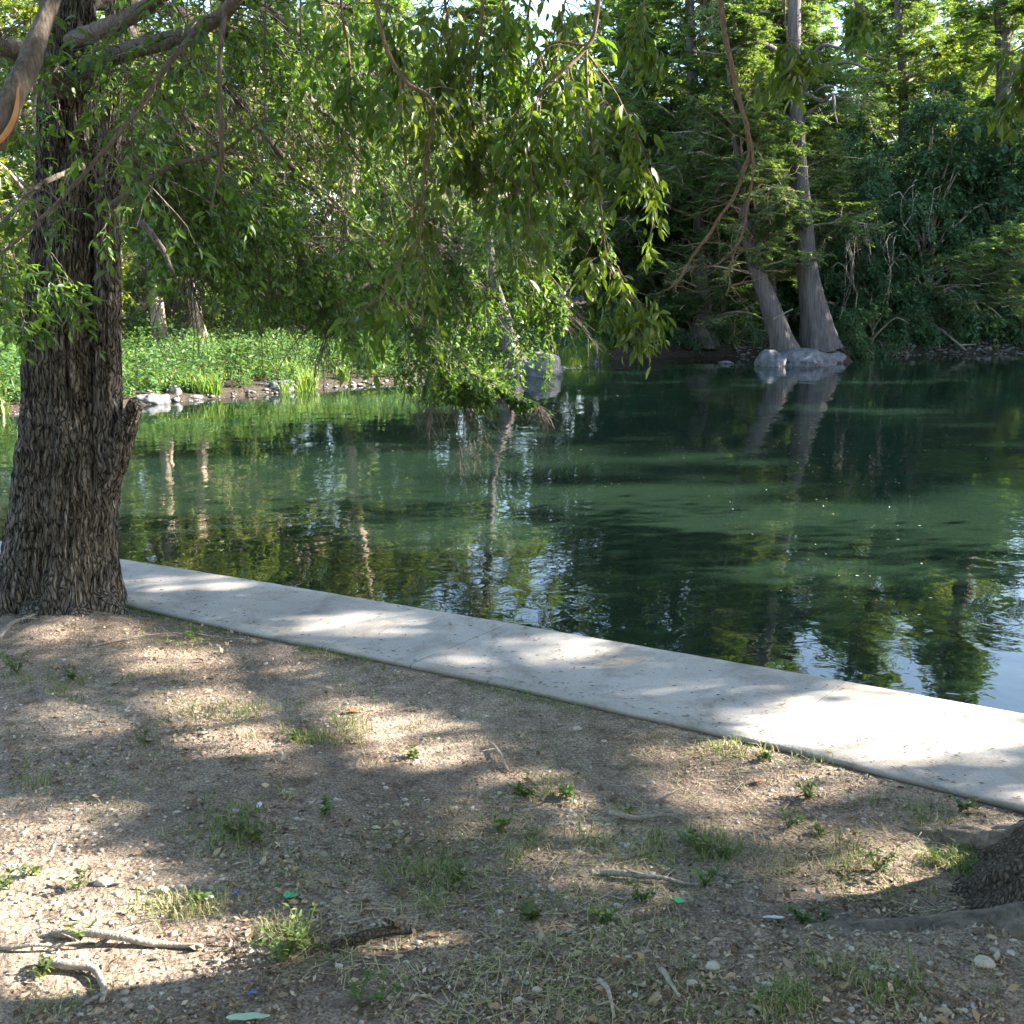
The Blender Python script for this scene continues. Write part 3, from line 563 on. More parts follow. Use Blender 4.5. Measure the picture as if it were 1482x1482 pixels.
# ------------------------------------------------------------------ the big near tree on the left
LT = np.array([-2.33, 5.58, -.05]); LY = 5.58
lt = empty('shade_tree', LT, 'big dark furrowed tree beside the path with drooping branches over the water', 'tree')
rows = [(930, -60, 196), (905, -30, 188), (890, -14, 182), (860, -3, 176), (800, 11, 171), (740, 21, 171), (690, 28, 172), (640, 33, 172), (600, 36, 160), (560, 38, 148), (450, 41, 140), (300, 55, 138), (150, 62, 136), (0, 66, 132), (-200, 70, 126), (-420, 76, 120)]
Q = np.array([np.append(at((l + r) / 2, y, LY), upx(r - l, LY) / 2) for y, l, r in rows]); Q = smooth_path(Q, 330); P, r = Q[:, :3], Q[:, 3]
def rf_main(th, rr, PP):
    n, k = rr.shape; z = PP[:, 2][:, None]; c = np.cos(th)[None]; s = np.sin(th)[None]
    lob = np.exp(-np.maximum(z + .05, 0) / .17) * (.30 * np.maximum(0, np.cos(5 * th + .6))[None] ** 1.5 + .10 * np.cos(11 * th + 1)[None] + .05 * np.cos(17 * th)[None])
    lob2 = .035 * np.cos(3 * th + .5)[None] + .03 * np.cos(7 * th + z * .9)
    w = fbm(np.stack([(c * 3 + 0 * z).ravel(), (s * 3 + 0 * z).ravel(), (z * 2.2 + 0 * c).ravel()], 1), 2, 4).reshape(n, k) - .38
    X = np.stack([(c * 9 + w * 2.2).ravel(), (s * 9 + w * 2.2).ravel(), (z * 2.6 + 0 * c).ravel()], 1)
    ridge = 1 - 2 * np.abs(fbm(X, 3, 9).reshape(n, k) - .44) * 2.2
    X2 = np.stack([(c * 24 + w * 3).ravel(), (s * 24 + w * 3).ravel(), (z * 9 + 0 * c).ravel()], 1)
    fine = fbm(X2, 3, 19).reshape(n, k) - .44
    return rr * (1 + lob + lob2) + .030 * (ridge - .6) + .016 * fine
V, Qd, T = tube(P, r * .96, 300, True, rf_main); mesh('trunk', V, [Qd, T], M['bark'], lt)
Q = np.array([np.append(at(x, y, Yd), upx(wd, Yd) / 2) for x, y, wd, Yd in [(140, 760, 30, 5.6), (150, 690, 44, 5.52), (154, 620, 46, 5.5), (156, 560, 36, 5.5), (156, 450, 33, 5.5), (156, 300, 30, 5.5), (160, 150, 27, 5.45), (170, 0, 25, 5.4), (185, -200, 22, 5.3), (215, -420, 18, 5.1)]]); Q = smooth_path(Q, 220)
def rf_st(th, rr, PP):
    n, k = rr.shape; z = PP[:, 2][:, None] + 0 * rr; c = np.cos(th)[None] + 0 * z; s = np.sin(th)[None] + 0 * z
    X = np.stack([(c * 4).ravel(), (s * 4).ravel(), (z * 3).ravel()], 1); return rr + .016 * (1 - 4.4 * abs(fbm(X, 3, 29).reshape(n, k) - .44) - .5) + .008 * (fbm(X * 3.1, 2, 39).reshape(n, k) - .4)
V, Qd, T = tube(Q[:, :3], Q[:, 3], 90, True, rf_st); stem = mesh('side_stem', V, [Qd, T], M['bark'], lt)
Q = np.array([np.append(at(x, y, Yd), upx(wd, Yd) / 2) for x, y, wd, Yd in [(150, 710, 36, 5.5), (165, 665, 38, 5.47), (177, 634, 32, 5.45), (187, 608, 25, 5.43), (195, 588, 21, 5.42), (198, 582, 19, 5.42)]]); Q = smooth_path(Q, 70)
V, Qd, T = tube(Q[:, :3], Q[:, 3], 60, True, rf_st); V[-61:, 2] += .02 * (fbm(V[-61:] * 40, 2, 3) - .4); mesh('broken_stub', V, [Qd, T], M['bark'], lt)
for az, L_, r0 in ((-100, .62, .10), (-62, .55, .09), (-140, .6, .10), (-30, .34, .08), (-172, .55, .09), (-80, .45, .07)):   # roots running into the dirt
    d = np.array([math.cos(R(az)), math.sin(R(az)), 0]); side = np.array([-d[1], d[0], 0]); p0 = np.array([LT[0], LY + .02, 0])
    Pq = smooth_path([p0 + d * .13 + [0, 0, .26], p0 + d * .27 + [0, 0, .07], p0 + d * (.27 + L_ * .35) + side * .04 + [0, 0, .0], p0 + d * (.27 + L_ * .7) - side * .03 + [0, 0, -.04], p0 + d * (.27 + L_) + side * .05 + [0, 0, -.09]], 60)
    Pq[:, 2] -= np.linspace(.02, .075, 60); Pq[25:, 2] += height(Pq[25:, 0], Pq[25:, 1]) * np.linspace(0, 1, 35); V, Qd, T = tube(wob(Pq, .03, 8, 5), np.linspace(r0, .018, 60), 40, True, bumpy(.7, 22, 3)); mesh('root', V, [Qd, T], M['bark'], lt)
# limbs: (photo x, y, distance, radius)
def limb(root, pts, mat='branch', n=40, k=9, name='limb', amp=.25, wb=.03):
    P, r = path3(pts, n); r = r * .8; P = P + (wob(P, wb * 1.6, 3.0, int(pts[0][0]) % 7) + wob(P, .015, 14, 3) - 2 * P) * np.linspace(0, 1, n)[:, None]
    V, Qd, T = tube(P, r, k + 4, True, bumpy(amp * 1.8, 34)); mesh(name, V, [Qd, T], M[mat], root); return P
LIMB = [
    [(110, 120, 5.5, .06), (160, 82, 5.1, .050), (230, 62, 4.8, .044), (292, 40, 4.5, .036), (345, -4, 4.3, .030), (420, -140, 4.1, .022)],
    [(100, 130, 5.5, .075), (50, 84, 5.0, .06), (-10, 66, 4.6, .05), (-120, 20, 4.2, .04)],
    [(100, 60, 5.5, .05), (150, 40, 5.2, .045), (210, 14, 4.9, .04), (300, -60, 4.6, .03)],
    [(290, 40, 4.5, .018), (245, 90, 4.4, .015), (200, 155, 4.35, .013), (130, 245, 4.3, .011), (60, 320, 4.25, .009), (-20, 385, 4.2, .006)],
    [(328, 12, 4.35, .014), (320, 60, 4.3, .012), (317, 140, 4.3, .011), (320, 225, 4.3, .010), (312, 270, 4.3, .006), (306, 310, 4.3, .003)],
    [(155, 300, 5.45, .02), (200, 272, 5.2, .016), (250, 240, 5.0, .014), (320, 218, 4.9, .010), (380, 170, 4.8, .006)],
    [(200, 318, 5.45, .022), (220, 340, 5.3, .019), (238, 368, 5.2, .016), (250, 394, 5.15, .011)],
    [(385, -60, 4.5, .005), (384, 60, 4.5, .004), (381, 205, 4.5, .002)],
    [(435, -60, 4.6, .005), (437, 40, 4.6, .004), (441, 110, 4.6, .002)],
    [(120, 240, 5.3, .02), (60, 268, 5.0, .014), (0, 330, 4.8, .01), (-40, 380, 4.7, .006)],
]
paths = [limb(lt, l) for l in LIMB]
# leaning limb that hangs at the left edge, its torn end showing orange wood
l2 = [(120, -120, 4.2, .04), (78, -10, 3.9, .034), (46, 80, 3.75, .042), (18, 140, 3.65, .046), (8, 180, 3.62, .04), (-6, 215, 3.6, .03)]
pl2 = limb(lt, l2, n=50, k=14)
Psc, rsc = path3([(26, 126, 3.60, .003), (25, 148, 3.59, .006), (20, 172, 3.58, .008), (8, 194, 3.575, .009), (-8, 212, 3.57, .005)], 20); V, Qd, T = tube(Psc, rsc, 7); mesh('torn_wood', V, [Qd, T], M['scar'], lt)
OVER = [  # drooping limbs out over the path and the water
    [(130, 40, 5.6, .06), (230, 60, 6.4, .05), (340, 140, 7.4, .035), (450, 270, 8.5, .025), (560, 410, 9.0, .016), (635, 520, 9.2, .010), (688, 580, 9.3, .005)],
    [(120, 90, 5.7, .05), (220, 130, 6.4, .04), (330, 230, 7.5, .025), (430, 350, 8.2, .014), (500, 460, 8.6, .007)],
    [(130, -20, 5.6, .06), (280, -20, 6.6, .05), (450, 50, 8.0, .035), (620, 160, 9.2, .022), (740, 310, 9.8, .012), (795, 440, 9.9, .006)],
    [(130, 180, 5.8, .03), (190, 220, 6.5, .022), (250, 310, 7.2, .012), (300, 410, 7.8, .006)],
    [(120, 0, 5.6, .05), (260, 20, 6.6, .04), (400, 100, 8.0, .03), (530, 230, 9.0, .02), (640, 370, 9.5, .010), (700, 480, 9.7, .005)],
    [(140, 150, 5.7, .03), (230, 190, 6.6, .024), (340, 300, 7.6, .014), (380, 400, 8.2, .007)],
    [(640, 520, 9.2, .008), (700, 545, 9.2, .005), (750, 575, 9.25, .004), (790, 600, 9.3, .002)],
    [(125, -60, 5.6, .05), (250, -80, 6.8, .04), (420, -40, 8.4, .03), (560, 60, 9.6, .02), (700, 170, 10.4, .012), (830, 280, 10.8, .006)],
]
op = [limb(lt, l, k=8, wb=.25) for l in OVER]
rg = np.random.default_rng(31); wood, lv = MB(), MB(); A_, B_ = [], []
spec = [(0, 80, .75, 8), (1, 90, .75, 8), (2, 85, .85, 8), (3, 60, .6, 8), (4, 80, .8, 8), (5, 70, .7, 8), (6, 22, .22, 7), (7, 80, .9, 8)]
for q, ns, sl, nt_ in spec:
    A, B = grow(rg, op[q], .22 if q != 6 else 0.2, ns, sl, nt_, .3 if q != 6 else .16, wood, .8, .006); A_.append(A); B_.append(B)
for q, t0, t1, ns in ((0, .8, 1.0, 26), (6, 0, .45, 14), (6, .5, 1, 10)):
    A, B = grow(rg, op[q], t0, ns, .26, 7, .16, wood, .45, .003, .9, t1); A_.append(A); B_.append(B)
A = np.concatenate(A_); B = np.concatenate(B_)
Pl, D, N = twig_leaf_sites(rg, A, B, 15, .35, .8, .5)
edge = np.array([(150, 430), (185, 415), (215, 425), (250, 440), (330, 452), (352, 480), (430, 470), (500, 500), (525, 560), (600, 582), (640, 585), (700, 605), (725, 575), (760, 600), (795, 602), (806, 500), (850, 420), (905, 390)])
px, py = proj(Pl); lim = np.interp(px, edge[:, 0], edge[:, 1]) + 55 * (n2(px, py * .2, .06, 2, 5) - .5)
keep = (py < lim) & (px < 905 + rg.normal(0, 12, len(px)))
hole = n2(Pl[:, 0] + .35 * Pl[:, 1], Pl[:, 2], 1.9, 3, 77); keep &= (hole > np.where(py > 430, .34, np.where((py < 260) & (px > 300) & (px < 560), .47, .40))) | (rg.random(len(px)) < .12)
leaves(lv, Pl[keep], D[keep], N[keep], .054 * rg.uniform(.6, 1.25, keep.sum()), .9)
# leaves of the shoots near the trunk and along the limbs at upper left
A_, B_ = [], []
for q, ns, sl in ((0, 22, .4), (1, 20, .45), (2, 22, .45), (3, 9, .25), (5, 9, .3), (9, 9, .35)):
    A, B = grow(rg, paths[q], .15, ns, sl, 4, .18, wood, .5, .004); A_.append(A); B_.append(B); grow(rg, paths[q], .1, ns, sl * .8, 6, .22, wood, .3, .0034)
for bx, by, Yq in ((20, 380, 4.9), (90, 430, 5.1), (25, 440, 5.0)):
    pth = path3([(bx - 40, by - 130, Yq, .004), (bx - 10, by - 40, Yq, .003), (bx + 15, by + 40, Yq, .002)], 10)[0]; wood.add(*tube(pth, np.linspace(.004, .0015, 10), 4)); A, B = grow(rg, pth, .2, 6, .2, 4, .12, wood, .6, .002); A_.append(A); B_.append(B)
A = np.concatenate(A_); B = np.concatenate(B_); Pl, D, N = twig_leaf_sites(rg, A, B, 7, .3, .8, .5)
leaves(lv, Pl, D, N, .062 * rg.uniform(.6, 1.2, len(Pl)), .9, True)
# the high crown, above the picture
A_, B_ = [], []
for q in range(14):
    az = q * 2.4; b = LT + [0, 0, 3.2 + .12 * q]; e = b + np.array([math.cos(az) * 3.2, math.sin(az) * 3.2 - 1.0, 1.6 + .15 * q]); Pq = smooth_path([b, (b + e) / 2 + [0, 0, .5], e], 12)
    if Pq[:, 2].min() < 1: continue
    wood.add(*tube(Pq, np.linspace(.05, .012, 12), 6)); A, B = grow(rg, Pq, .3, 14, 1.1, 7, .35, wood, .3, .007); A_.append(A); B_.append(B)
A = np.concatenate(A_); B = np.concatenate(B_); Pl, D, N = twig_leaf_sites(rg, A, B, 8, .3, .8, .5); px, py = proj(Pl); keep = (py < -30) | (px < -30) | (px > 1510)
leaves(lv, Pl[keep], D[keep], N[keep], .11 * rg.uniform(.6, 1.2, keep.sum()), 1.0)
wood.build('twigs', M['branch'], lt); lv.build('crown', M['over'], lt)

# ------------------------------------------------------------------ the near tree at the right edge
RB = np.array([1.89, 2.66, -.05]); rt = empty('shade_tree', RB, 'near tree at the right edge with a root flare and leafy hanging branches', 'tree')
zz = np.array([-.25, -.08, .0, .06, .12, .2, .32, .5, .9, 1.6, 2.6, 3.6, 4.6]); rr_ = np.array([.86, .70, .60, .53, .46, .40, .345, .31, .285, .26, .24, .19, .12]); xx_ = 1.89 + np.array([0, 0, 0, 0, .0, .0, .01, .02, .05, .1, .15, .1, .0])
Q = smooth_path(np.stack([xx_, 2.66 + 0 * xx_, zz, rr_ * .95], 1), 200)
def rf_rt(th, rr, PP):
    n, k = rr.shape; z = PP[:, 2][:, None] + 0 * rr; c = np.cos(th)[None] + 0 * z; s = np.sin(th)[None] + 0 * z
    lob = np.exp(-np.maximum(z + .05, 0) / .15) * (.07 * np.cos(5 * th + 1.0)[None] + .06 * np.cos(9 * th)[None])
    X = np.stack([(c * 10).ravel(), (s * 10).ravel(), (z * 6).ravel()], 1); return rr * (1 + lob) + .042 * (1 - 4.4 * abs(fbm(X, 3, 59).reshape(n, k) - .44) - .5) + .024 * (fbm(X * 3.3, 3, 69).reshape(n, k) - .4)
V, Qd, T = tube(Q[:, :3], Q[:, 3], 220, True, rf_rt); mesh('trunk', V, [Qd, T], M['rootbark'], rt)
for pts in ([(1.5, 2.57, -.06, .14), (1.15, 2.58, -.11, .125), (.85, 2.57, -.098, .12), (.6, 2.56, -.115, .11), (.35, 2.54, -.13, .085), (.05, 2.5, -.13, .05), (-.2, 2.42, -.13, .03)],
            [(1.6, 2.95, .0, .10), (1.35, 3.15, -.06, .06), (1.15, 3.25, -.1, .03)]):
    Q = smooth_path(pts, 90); V, Qd, T = tube(wob(Q[:, :3], .05, 5, 4), Q[:, 3], 60, True, bumpy(.9, 16, 3)); mesh('root', V, [Qd, T], M['rootdirt'], rt)
RL = [[(1.95, 2.68, 3.0, .12), (1.5, 3.3, 3.5, .09), (.6, 4.0, 3.75, .07), (-.5, 4.3, 3.7, .05), (-1.3, 4.3, 3.7, .03)], [(2.0, 2.7, 3.3, .13), (3.4, 3.4, 4.0, .10), (5.5, 4.3, 4.6, .07), (8, 5.2, 5.2, .03)],
      [(2.0, 2.7, 3.6, .12), (3.8, 2.3, 4.6, .09), (6.5, 2.2, 5.8, .06), (9.5, 2.6, 7, .03)], [(1.95, 2.7, 4.0, .11), (2.6, 4.4, 5.0, .08), (4.5, 6.8, 6.2, .05), (6.5, 8.6, 6.8, .02)], [(1.95, 2.6, 4.2, .10), (1.2, 1.2, 5.2, .08), (.5, -.5, 6.0, .05), (.2, -2, 6.4, .02)],
      [(2.0, 2.7, 3.2, .10), (1.9, 3.6, 3.6, .07), (1.6, 4.4, 3.8, .05), (1.3, 5.0, 3.8, .02)]]
rl = []
for l in RL:
    Q = smooth_path(l, 40); P = wob(Q[:, :3], .15, 1.0, 5); V, Qd, T = tube(P, Q[:, 3], 9, True, bumpy(.25, 20)); mesh('limb', V, [Qd, T], M['branch'], rt); rl.append(P)
# sunlit places on the ground, in photo pixels: (x, y, half width, half height, how open); the leaves above leave them open to the sun
OPEN = [(90, 1300, 290, 115, 1.0), (330, 1390, 300, 70, .9), (30, 1180, 150, 50, .6), (330, 1040, 310, 46, .95), (560, 1085, 170, 34, .8), (320, 955, 140, 34, .85), (130, 935, 140, 26, .7), (990, 1130, 260, 62, .6),
        (1130, 1258, 330, 34, .97), (1340, 1265, 190, 58, 1), (1270, 1062, 240, 60, .95), (760, 955, 140, 34, .93), (510, 910, 115, 20, .9), (255, 850, 100, 13, .9), (680, 1355, 260, 24, .5), (1060, 1175, 200, 30, .4), (1440, 1200, 120, 40, .4)]
OPW = [(760, 715, 170, 22, .9), (1350, 600, 160, 10, .8), (1150, 700, 120, 12, .5), (560, 800, 220, 12, .5), (1330, 760, 200, 16, .4), (380, 690, 150, 20, .6)]
def openness(Pw, zg=-.03):
    t = (Pw[:, 2] - zg) / SUNV[2]; G = Pw - SUNV * t[:, None]; px, py = proj(G); o = np.zeros(len(Pw)); jx = 30 * (n2(G[:, 0], G[:, 1], 2.5, 2, 8) - .45); jy = 40 * (n2(G[:, 0], G[:, 1], 3.5, 2, 9) - .45)
    for cx, cy, a, b, s in OPEN + OPW:
        d = ((px - cx + jx) / a) ** 2 + ((py - cy + jy * b / 40) / b) ** 2; o = np.maximum(o, s * np.clip(2.2 - 1.9 * d, 0, 1))
    o[G[:, 1] < .3] = 0; o = 1 - (1 - o) ** 2.0
    for qx, qy, qY, rad_, s in ((655, 525, 9.25, .32, 1), (690, 575, 9.3, .22, 1), (600, 440, 9.1, .16, .7), (760, 590, 9.3, .16, .8), (420, 120, 8.2, .5, .8), (200, 120, 5.2, .3, .6), (130, 640, 5.3, .16, .6), (480, 330, 8.6, .3, .8), (300, 200, 7.0, .25, .8), (550, 250, 9.0, .25, .8), (480, 180, 8.5, .22, .8), (700, 300, 9.7, .25, .8), (620, 330, 9.4, .2, .8), (750, 430, 9.8, .3, .9), (350, 330, 7.8, .2, .8), (590, 200, 4.2, .14, .8), (780, 180, 4.3, .14, .9), (890, 410, 4.35, .2, 1), (860, 110, 4.3, .14, .9), (690, 160, 4.5, .14, .8), (930, 300, 4.45, .15, .9), (250, 330, 5.0, .2, .7), (60, 400, 5.0, .15, .8)):   # sun flecks on the drooping limbs
        q = at(qx, qy, qY); r_ = Pw - q; c = r_ - (r_ @ SUNV)[:, None] * SUNV; o = np.maximum(o, s * np.clip(2.2 - 1.9 * np.sum(c * c, 1) / rad_ ** 2, 0, 1))
    return o
wood, lv = MB(), MB(); rg = np.random.default_rng(41)
nC = 2600; G = np.stack([rg.uniform(-4.5, 4.0, nC), rg.uniform(1.6, 8.5, nC), np.full(nC, -.03)], 1); h = rg.uniform(3.4, 7.5, nC); CL = G + SUNV * (h / SUNV[2])[:, None]
allP = np.concatenate(rl[1:4] + rl[:1]); keep = []
for c in CL: keep.append(np.min(np.linalg.norm(allP - c, axis=1)) < 3.4)
CL = CL[np.array(keep)]; px, py = proj(CL); CL = CL[(py < -90) | (px > 1580)]
for c in CL[::6]:
    i = np.argmin(np.linalg.norm(allP - c, axis=1)); a = allP[i]; wood.add(*tube(smooth_path([a, (a + c) / 2 + [0, 0, .15], c], 6), np.linspace(.012, .004, 6), 4))
n = 11; Pl = (CL[:, None] + rg.normal(0, .2, (len(CL), n, 3))).reshape(-1, 3); op_ = openness(Pl); px, py = proj(Pl)
keep = (rg.random(len(Pl)) < -np.log(op_ * .97 + .02) / 3.9) & ((py < -40) | (px > 1520)); Pl = Pl[keep]; D = rg.normal(0, 1, Pl.shape); D[:, 2] -= .3
leaves(lv, Pl, D, rg.normal(0, .5, Pl.shape) + [.3, 0, 1], .125 * rg.uniform(.7, 1.2, len(Pl)), 1.1)
# unseen leaf clumps added overhead to darken the ground below
CL = np.stack([rg.uniform(-2.2, 4.0, 1700), rg.uniform(-2.5, 2.6, 1700), rg.uniform(3.3, 6.2, 1700)], 1); Pl = (CL[:, None] + rg.normal(0, .22, (1700, 11, 3))).reshape(-1, 3); px, py = proj(Pl)
keep = (rg.random(len(Pl)) < -np.log(openness(Pl) * .97 + .02) / 3.9) & ((py < -60) | (Pl[:, 1] < .5)); Pl = Pl[keep]; D = rg.normal(0, 1, Pl.shape)
leaves(lv, Pl, D, rg.normal(0, .5, Pl.shape) + [.2, 0, 1], .125 * rg.uniform(.7, 1.2, len(Pl)), 1.1)
for c in CL[::10]:
    i = np.argmin(np.linalg.norm(np.concatenate(rl) - c, axis=1)); a = np.concatenate(rl)[i]; wood.add(*tube(smooth_path([a, (a + c) / 2 + [0, 0, .1], c], 6), np.linspace(.012, .004, 6), 4))
wood.build('twigs', M['branch'], rt); lv.build('crown', M['shade'], rt)
# hanging branches in front of the river
HANG = [  # (path, leafy from, shoots, shoot length)
    ([(520, -330, 4.2, .012), (545, 0, 4.2, .009), (580, 110, 4.2, .008), (624, 150, 4.2, .006), (614, 238, 4.2, .0055), (611, 340, 4.2, .005), (607, 470, 4.2, .003)], .25, 18, .26, .62),
    ([(580, 110, 4.2, .006), (582, 200, 4.22, .005), (600, 320, 4.25, .004), (560, 410, 4.3, .003), (500, 470, 4.3, .002)], .1, 10, .2, .7),
    ([(880, -330, 4.3, .013), (866, 0, 4.3, .010), (848, 70, 4.3, .008), (786, 132, 4.25, .006), (766, 220, 4.25, .005), (762, 345, 4.25, .003)], .35, 24, .26, 1),
    ([(848, 70, 4.3, .006), (852, 180, 4.3, .005), (868, 290, 4.32, .004), (878, 380, 4.35, .003), (905, 425, 4.35, .0025), (942, 445, 4.35, .001)], .12, 20, .2, 1),
    ([(850, 66, 4.3, .005), (795, 66, 4.35, .004), (760, 130, 4.4, .003), (735, 240, 4.4, .002), (740, 330, 4.4, .001)], .1, 16, .22, 1),
    ([(852, 80, 4.3, .004), (895, 140, 4.4, .003), (930, 220, 4.45, .002), (945, 330, 4.5, .001)], .15, 9, .16, 1),
    ([(1020, -330, 4.0, .013), (1042, 0, 4.0, .010), (1060, 100, 4.0, .009), (1086, 200, 4.0, .0085), (1080, 245, 4.0, .0075), (1058, 300, 4.0, .006), (985, 395, 4.0, .005), (965, 412, 4.0, .003)], .2, 0, .2, 1),
    ([(1086, 200, 4.0, .005), (1091, 245, 3.98, .0045), (1080, 320, 3.97, .004), (1066, 370, 3.96, .003), (1055, 425, 3.95, .0015)], .2, 0, .2, 1),
    ([(690, -330, 4.5, .010), (698, 0, 4.5, .007), (682, 120, 4.5, .004), (690, 260, 4.5, .002)], .3, 20, .26, 1),
    ([(600, -330, 4.6, .010), (640, -20, 4.6, .006), (656, 100, 4.6, .004), (664, 220, 4.6, .002)], .3, 18, .26, 1),
    ([(470, -330, 4.8, .010), (490, -20, 4.8, .006), (505, 90, 4.8, .004), (500, 200, 4.8, .002)], .3, 14, .24, 1),
    ([(1130, -330, 4.4, .008), (1136, 0, 4.4, .004), (1142, 66, 4.4, .002)], .7, 7, .13, 1),
    ([(1250, -330, 4.4, .008), (1236, -60, 4.4, .004), (1242, 10, 4.4, .002)], .7, 5, .12, 1),
    ([(1530, -330, 4.0, .008), (1500, -20, 4.0, .005), (1484, 70, 4.0, .003), (1478, 135, 4.0, .002)], .6, 7, .13, 1),
    ([(560, -330, 4.7, .008), (566, -60, 4.7, .005), (560, 40, 4.7, .003), (566, 120, 4.7, .0015)], .45, 14, .22, 1),
    ([(730, -330, 4.6, .008), (724, -60, 4.6, .005), (728, 20, 4.6, .003), (716, 90, 4.6, .0015)], .45, 14, .22, 1),
    ([(820, -330, 4.7, .008), (826, -60, 4.7, .005), (812, 30, 4.7, .003), (818, 110, 4.7, .0015)], .45, 12, .22, 1),
    ([(660, -330, 5.0, .008), (668, -60, 5.0, .005), (640, 20, 5.0, .003), (632, 110, 5.0, .0015)], .45, 14, .22, 1),
    ([(940, -330, 4.9, .008), (936, -60, 4.9, .005), (930, 10, 4.9, .003), (926, 70, 4.9, .0015)], .5, 8, .18, 1),
    ([(780, -330, 4.9, .010), (770, -20, 4.9, .006), (742, 90, 4.9, .004), (730, 200, 4.9, .002)], .3, 16, .26, 1),
]
rg = np.random.default_rng(51)
for pts, t0, ns, sl, dens in HANG:
    P, r = path3(pts, 60); P = P + (wob(P, .07, 4, 3) + wob(P, .022, 22, 5) - 2 * P) * np.linspace(0, 1, 60)[:, None]; V, Qd, T = tube(P, r, 8, True, bumpy(.7, 90)); bw = MB(); bw.add(V, Qd, T)
    lv = MB(); b_top = P[0]
    if ns:
        A, B = grow(rg, P, t0, int(ns * 1.35), sl, 5, .12, bw, .75, .0022, 1.1)
        Pl, D, N = twig_leaf_sites(rg, A, B, 4, .4, .6, .4); D[:, 2] -= .35; N = rg.normal(0, .8, N.shape); N[:, 2] += .5
        kp = rg.random(len(Pl)) < dens * .85
    else:
        for k in range(20):   # bare: a few curled dead twigs
            i = rg.integers(25, 59); d = norm(rg.normal(0, 1, 3) + [0, 0, -.8]); L_ = rg.uniform(.04, .22); q = np.linspace(0, 1, 7)[:, None]; bw.add(*tube(P[i] + d * L_ * q + np.array([d[1], -d[0], .6]) * .07 * q ** 2 + rg.normal(0, .004, (7, 3)), np.linspace(.0022, .0008, 7), 4))
    br = bw.build('hanging_branch', M['twig'], rt, b_top)
    if ns:
        leaves(lv, Pl[kp], D[kp], N[kp], .064 * rg.uniform(.5, 1.3, kp.sum()), .95, True); lv.build('leaves', M['near'], br)
# a second near-bank tree just out of the picture, whose crown shades the path
base = np.array([8.5, -.6, -.05]); st = empty('shade_tree', base, 'tree on the near bank beyond the right edge tree, shading the path', 'tree')
P = smooth_path([base, base + [0, 0, 3], base + [.3, .2, 7]], 20); trunk_tube(st, P, np.linspace(.3, .08, 20), M['bark'], 16, .5)
wood, lv = MB(), MB(); rl2 = []
for e in ([9, 9.5, 6], [12, 10, 8], [15, 9, 8], [6.5, 7.5, 5.5], [5.5, 3.0, 4.6], [9, 5, 6.2], [12.5, 3.5, 6.5], [7, 4, 7.5], [10, 8, 5.5], [13, 6, 8], [6, 1, 5.0]):
    Q = smooth_path([base + [0, 0, 3.2], (base + np.array(e)) / 2 + [0, 0, 1.6], np.array(e)], 20); wood.add(*tube(Q, np.linspace(.11, .02, 20), 7)); rl2.append(Q)
allP = np.concatenate(rl2); nC = 9000; G = np.stack([rg.uniform(-10.5, 4.5, nC), rg.uniform(1.2, 11.5, nC), np.full(nC, -.03)], 1); h = rg.uniform(3.6, 9.5, nC); CL = G + SUNV * (h / SUNV[2])[:, None]
CL = CL[np.array([np.min(np.linalg.norm(allP - c, axis=1)) < 3.0 for c in CL])]; px, py = proj(CL); CL = CL[(py < -90) | (px > 1600)]
for c in CL[::8]:
    i = np.argmin(np.linalg.norm(allP - c, axis=1)); a = allP[i]; wood.add(*tube(smooth_path([a, (a + c) / 2 + [0, 0, .15], c], 6), np.linspace(.014, .004, 6), 4))
Pl = (CL[:, None] + rg.normal(0, .25, (len(CL), 10, 3))).reshape(-1, 3); o_ = openness(Pl); keep = rg.random(len(Pl)) < -np.log(o_ * .97 + .02) / 3.9; Pl = Pl[keep]; D = rg.normal(0, 1, Pl.shape)
leaves(lv, Pl, D, rg.normal(0, .5, Pl.shape) + [.3, 0, 1], .14 * rg.uniform(.7, 1.2, len(Pl)), 1.1)
wood.build('branches', M['branch'], st); lv.build('crown', M['shade'], st)
# unseen trees added behind the viewer to keep the open sky off the dirt
for q, (x, y, s) in enumerate([(-5.5, -4.5, 1.0), (-.5, -6.0, 1.15), (5.0, -5.0, 1.0), (-9, 0.5, .9)]):
    base = np.array([x, y, hz(x, y) - .1]); root = empty('sky_block_tree', base, 'unseen leafy tree added behind the viewer to block skylight', 'tree', 'trees added behind the viewer')
    trunk_tube(root, smooth_path([base, base + [.1, 0, 3 * s], base + [0, .1, 6.5 * s]], 12), np.linspace(.22, .06, 12) * s, M['farbark'], 10, .4, seed=q); add_crown(root, 'dark%d' % (q % 3), (0, 0, .9), s, q * 1.9)
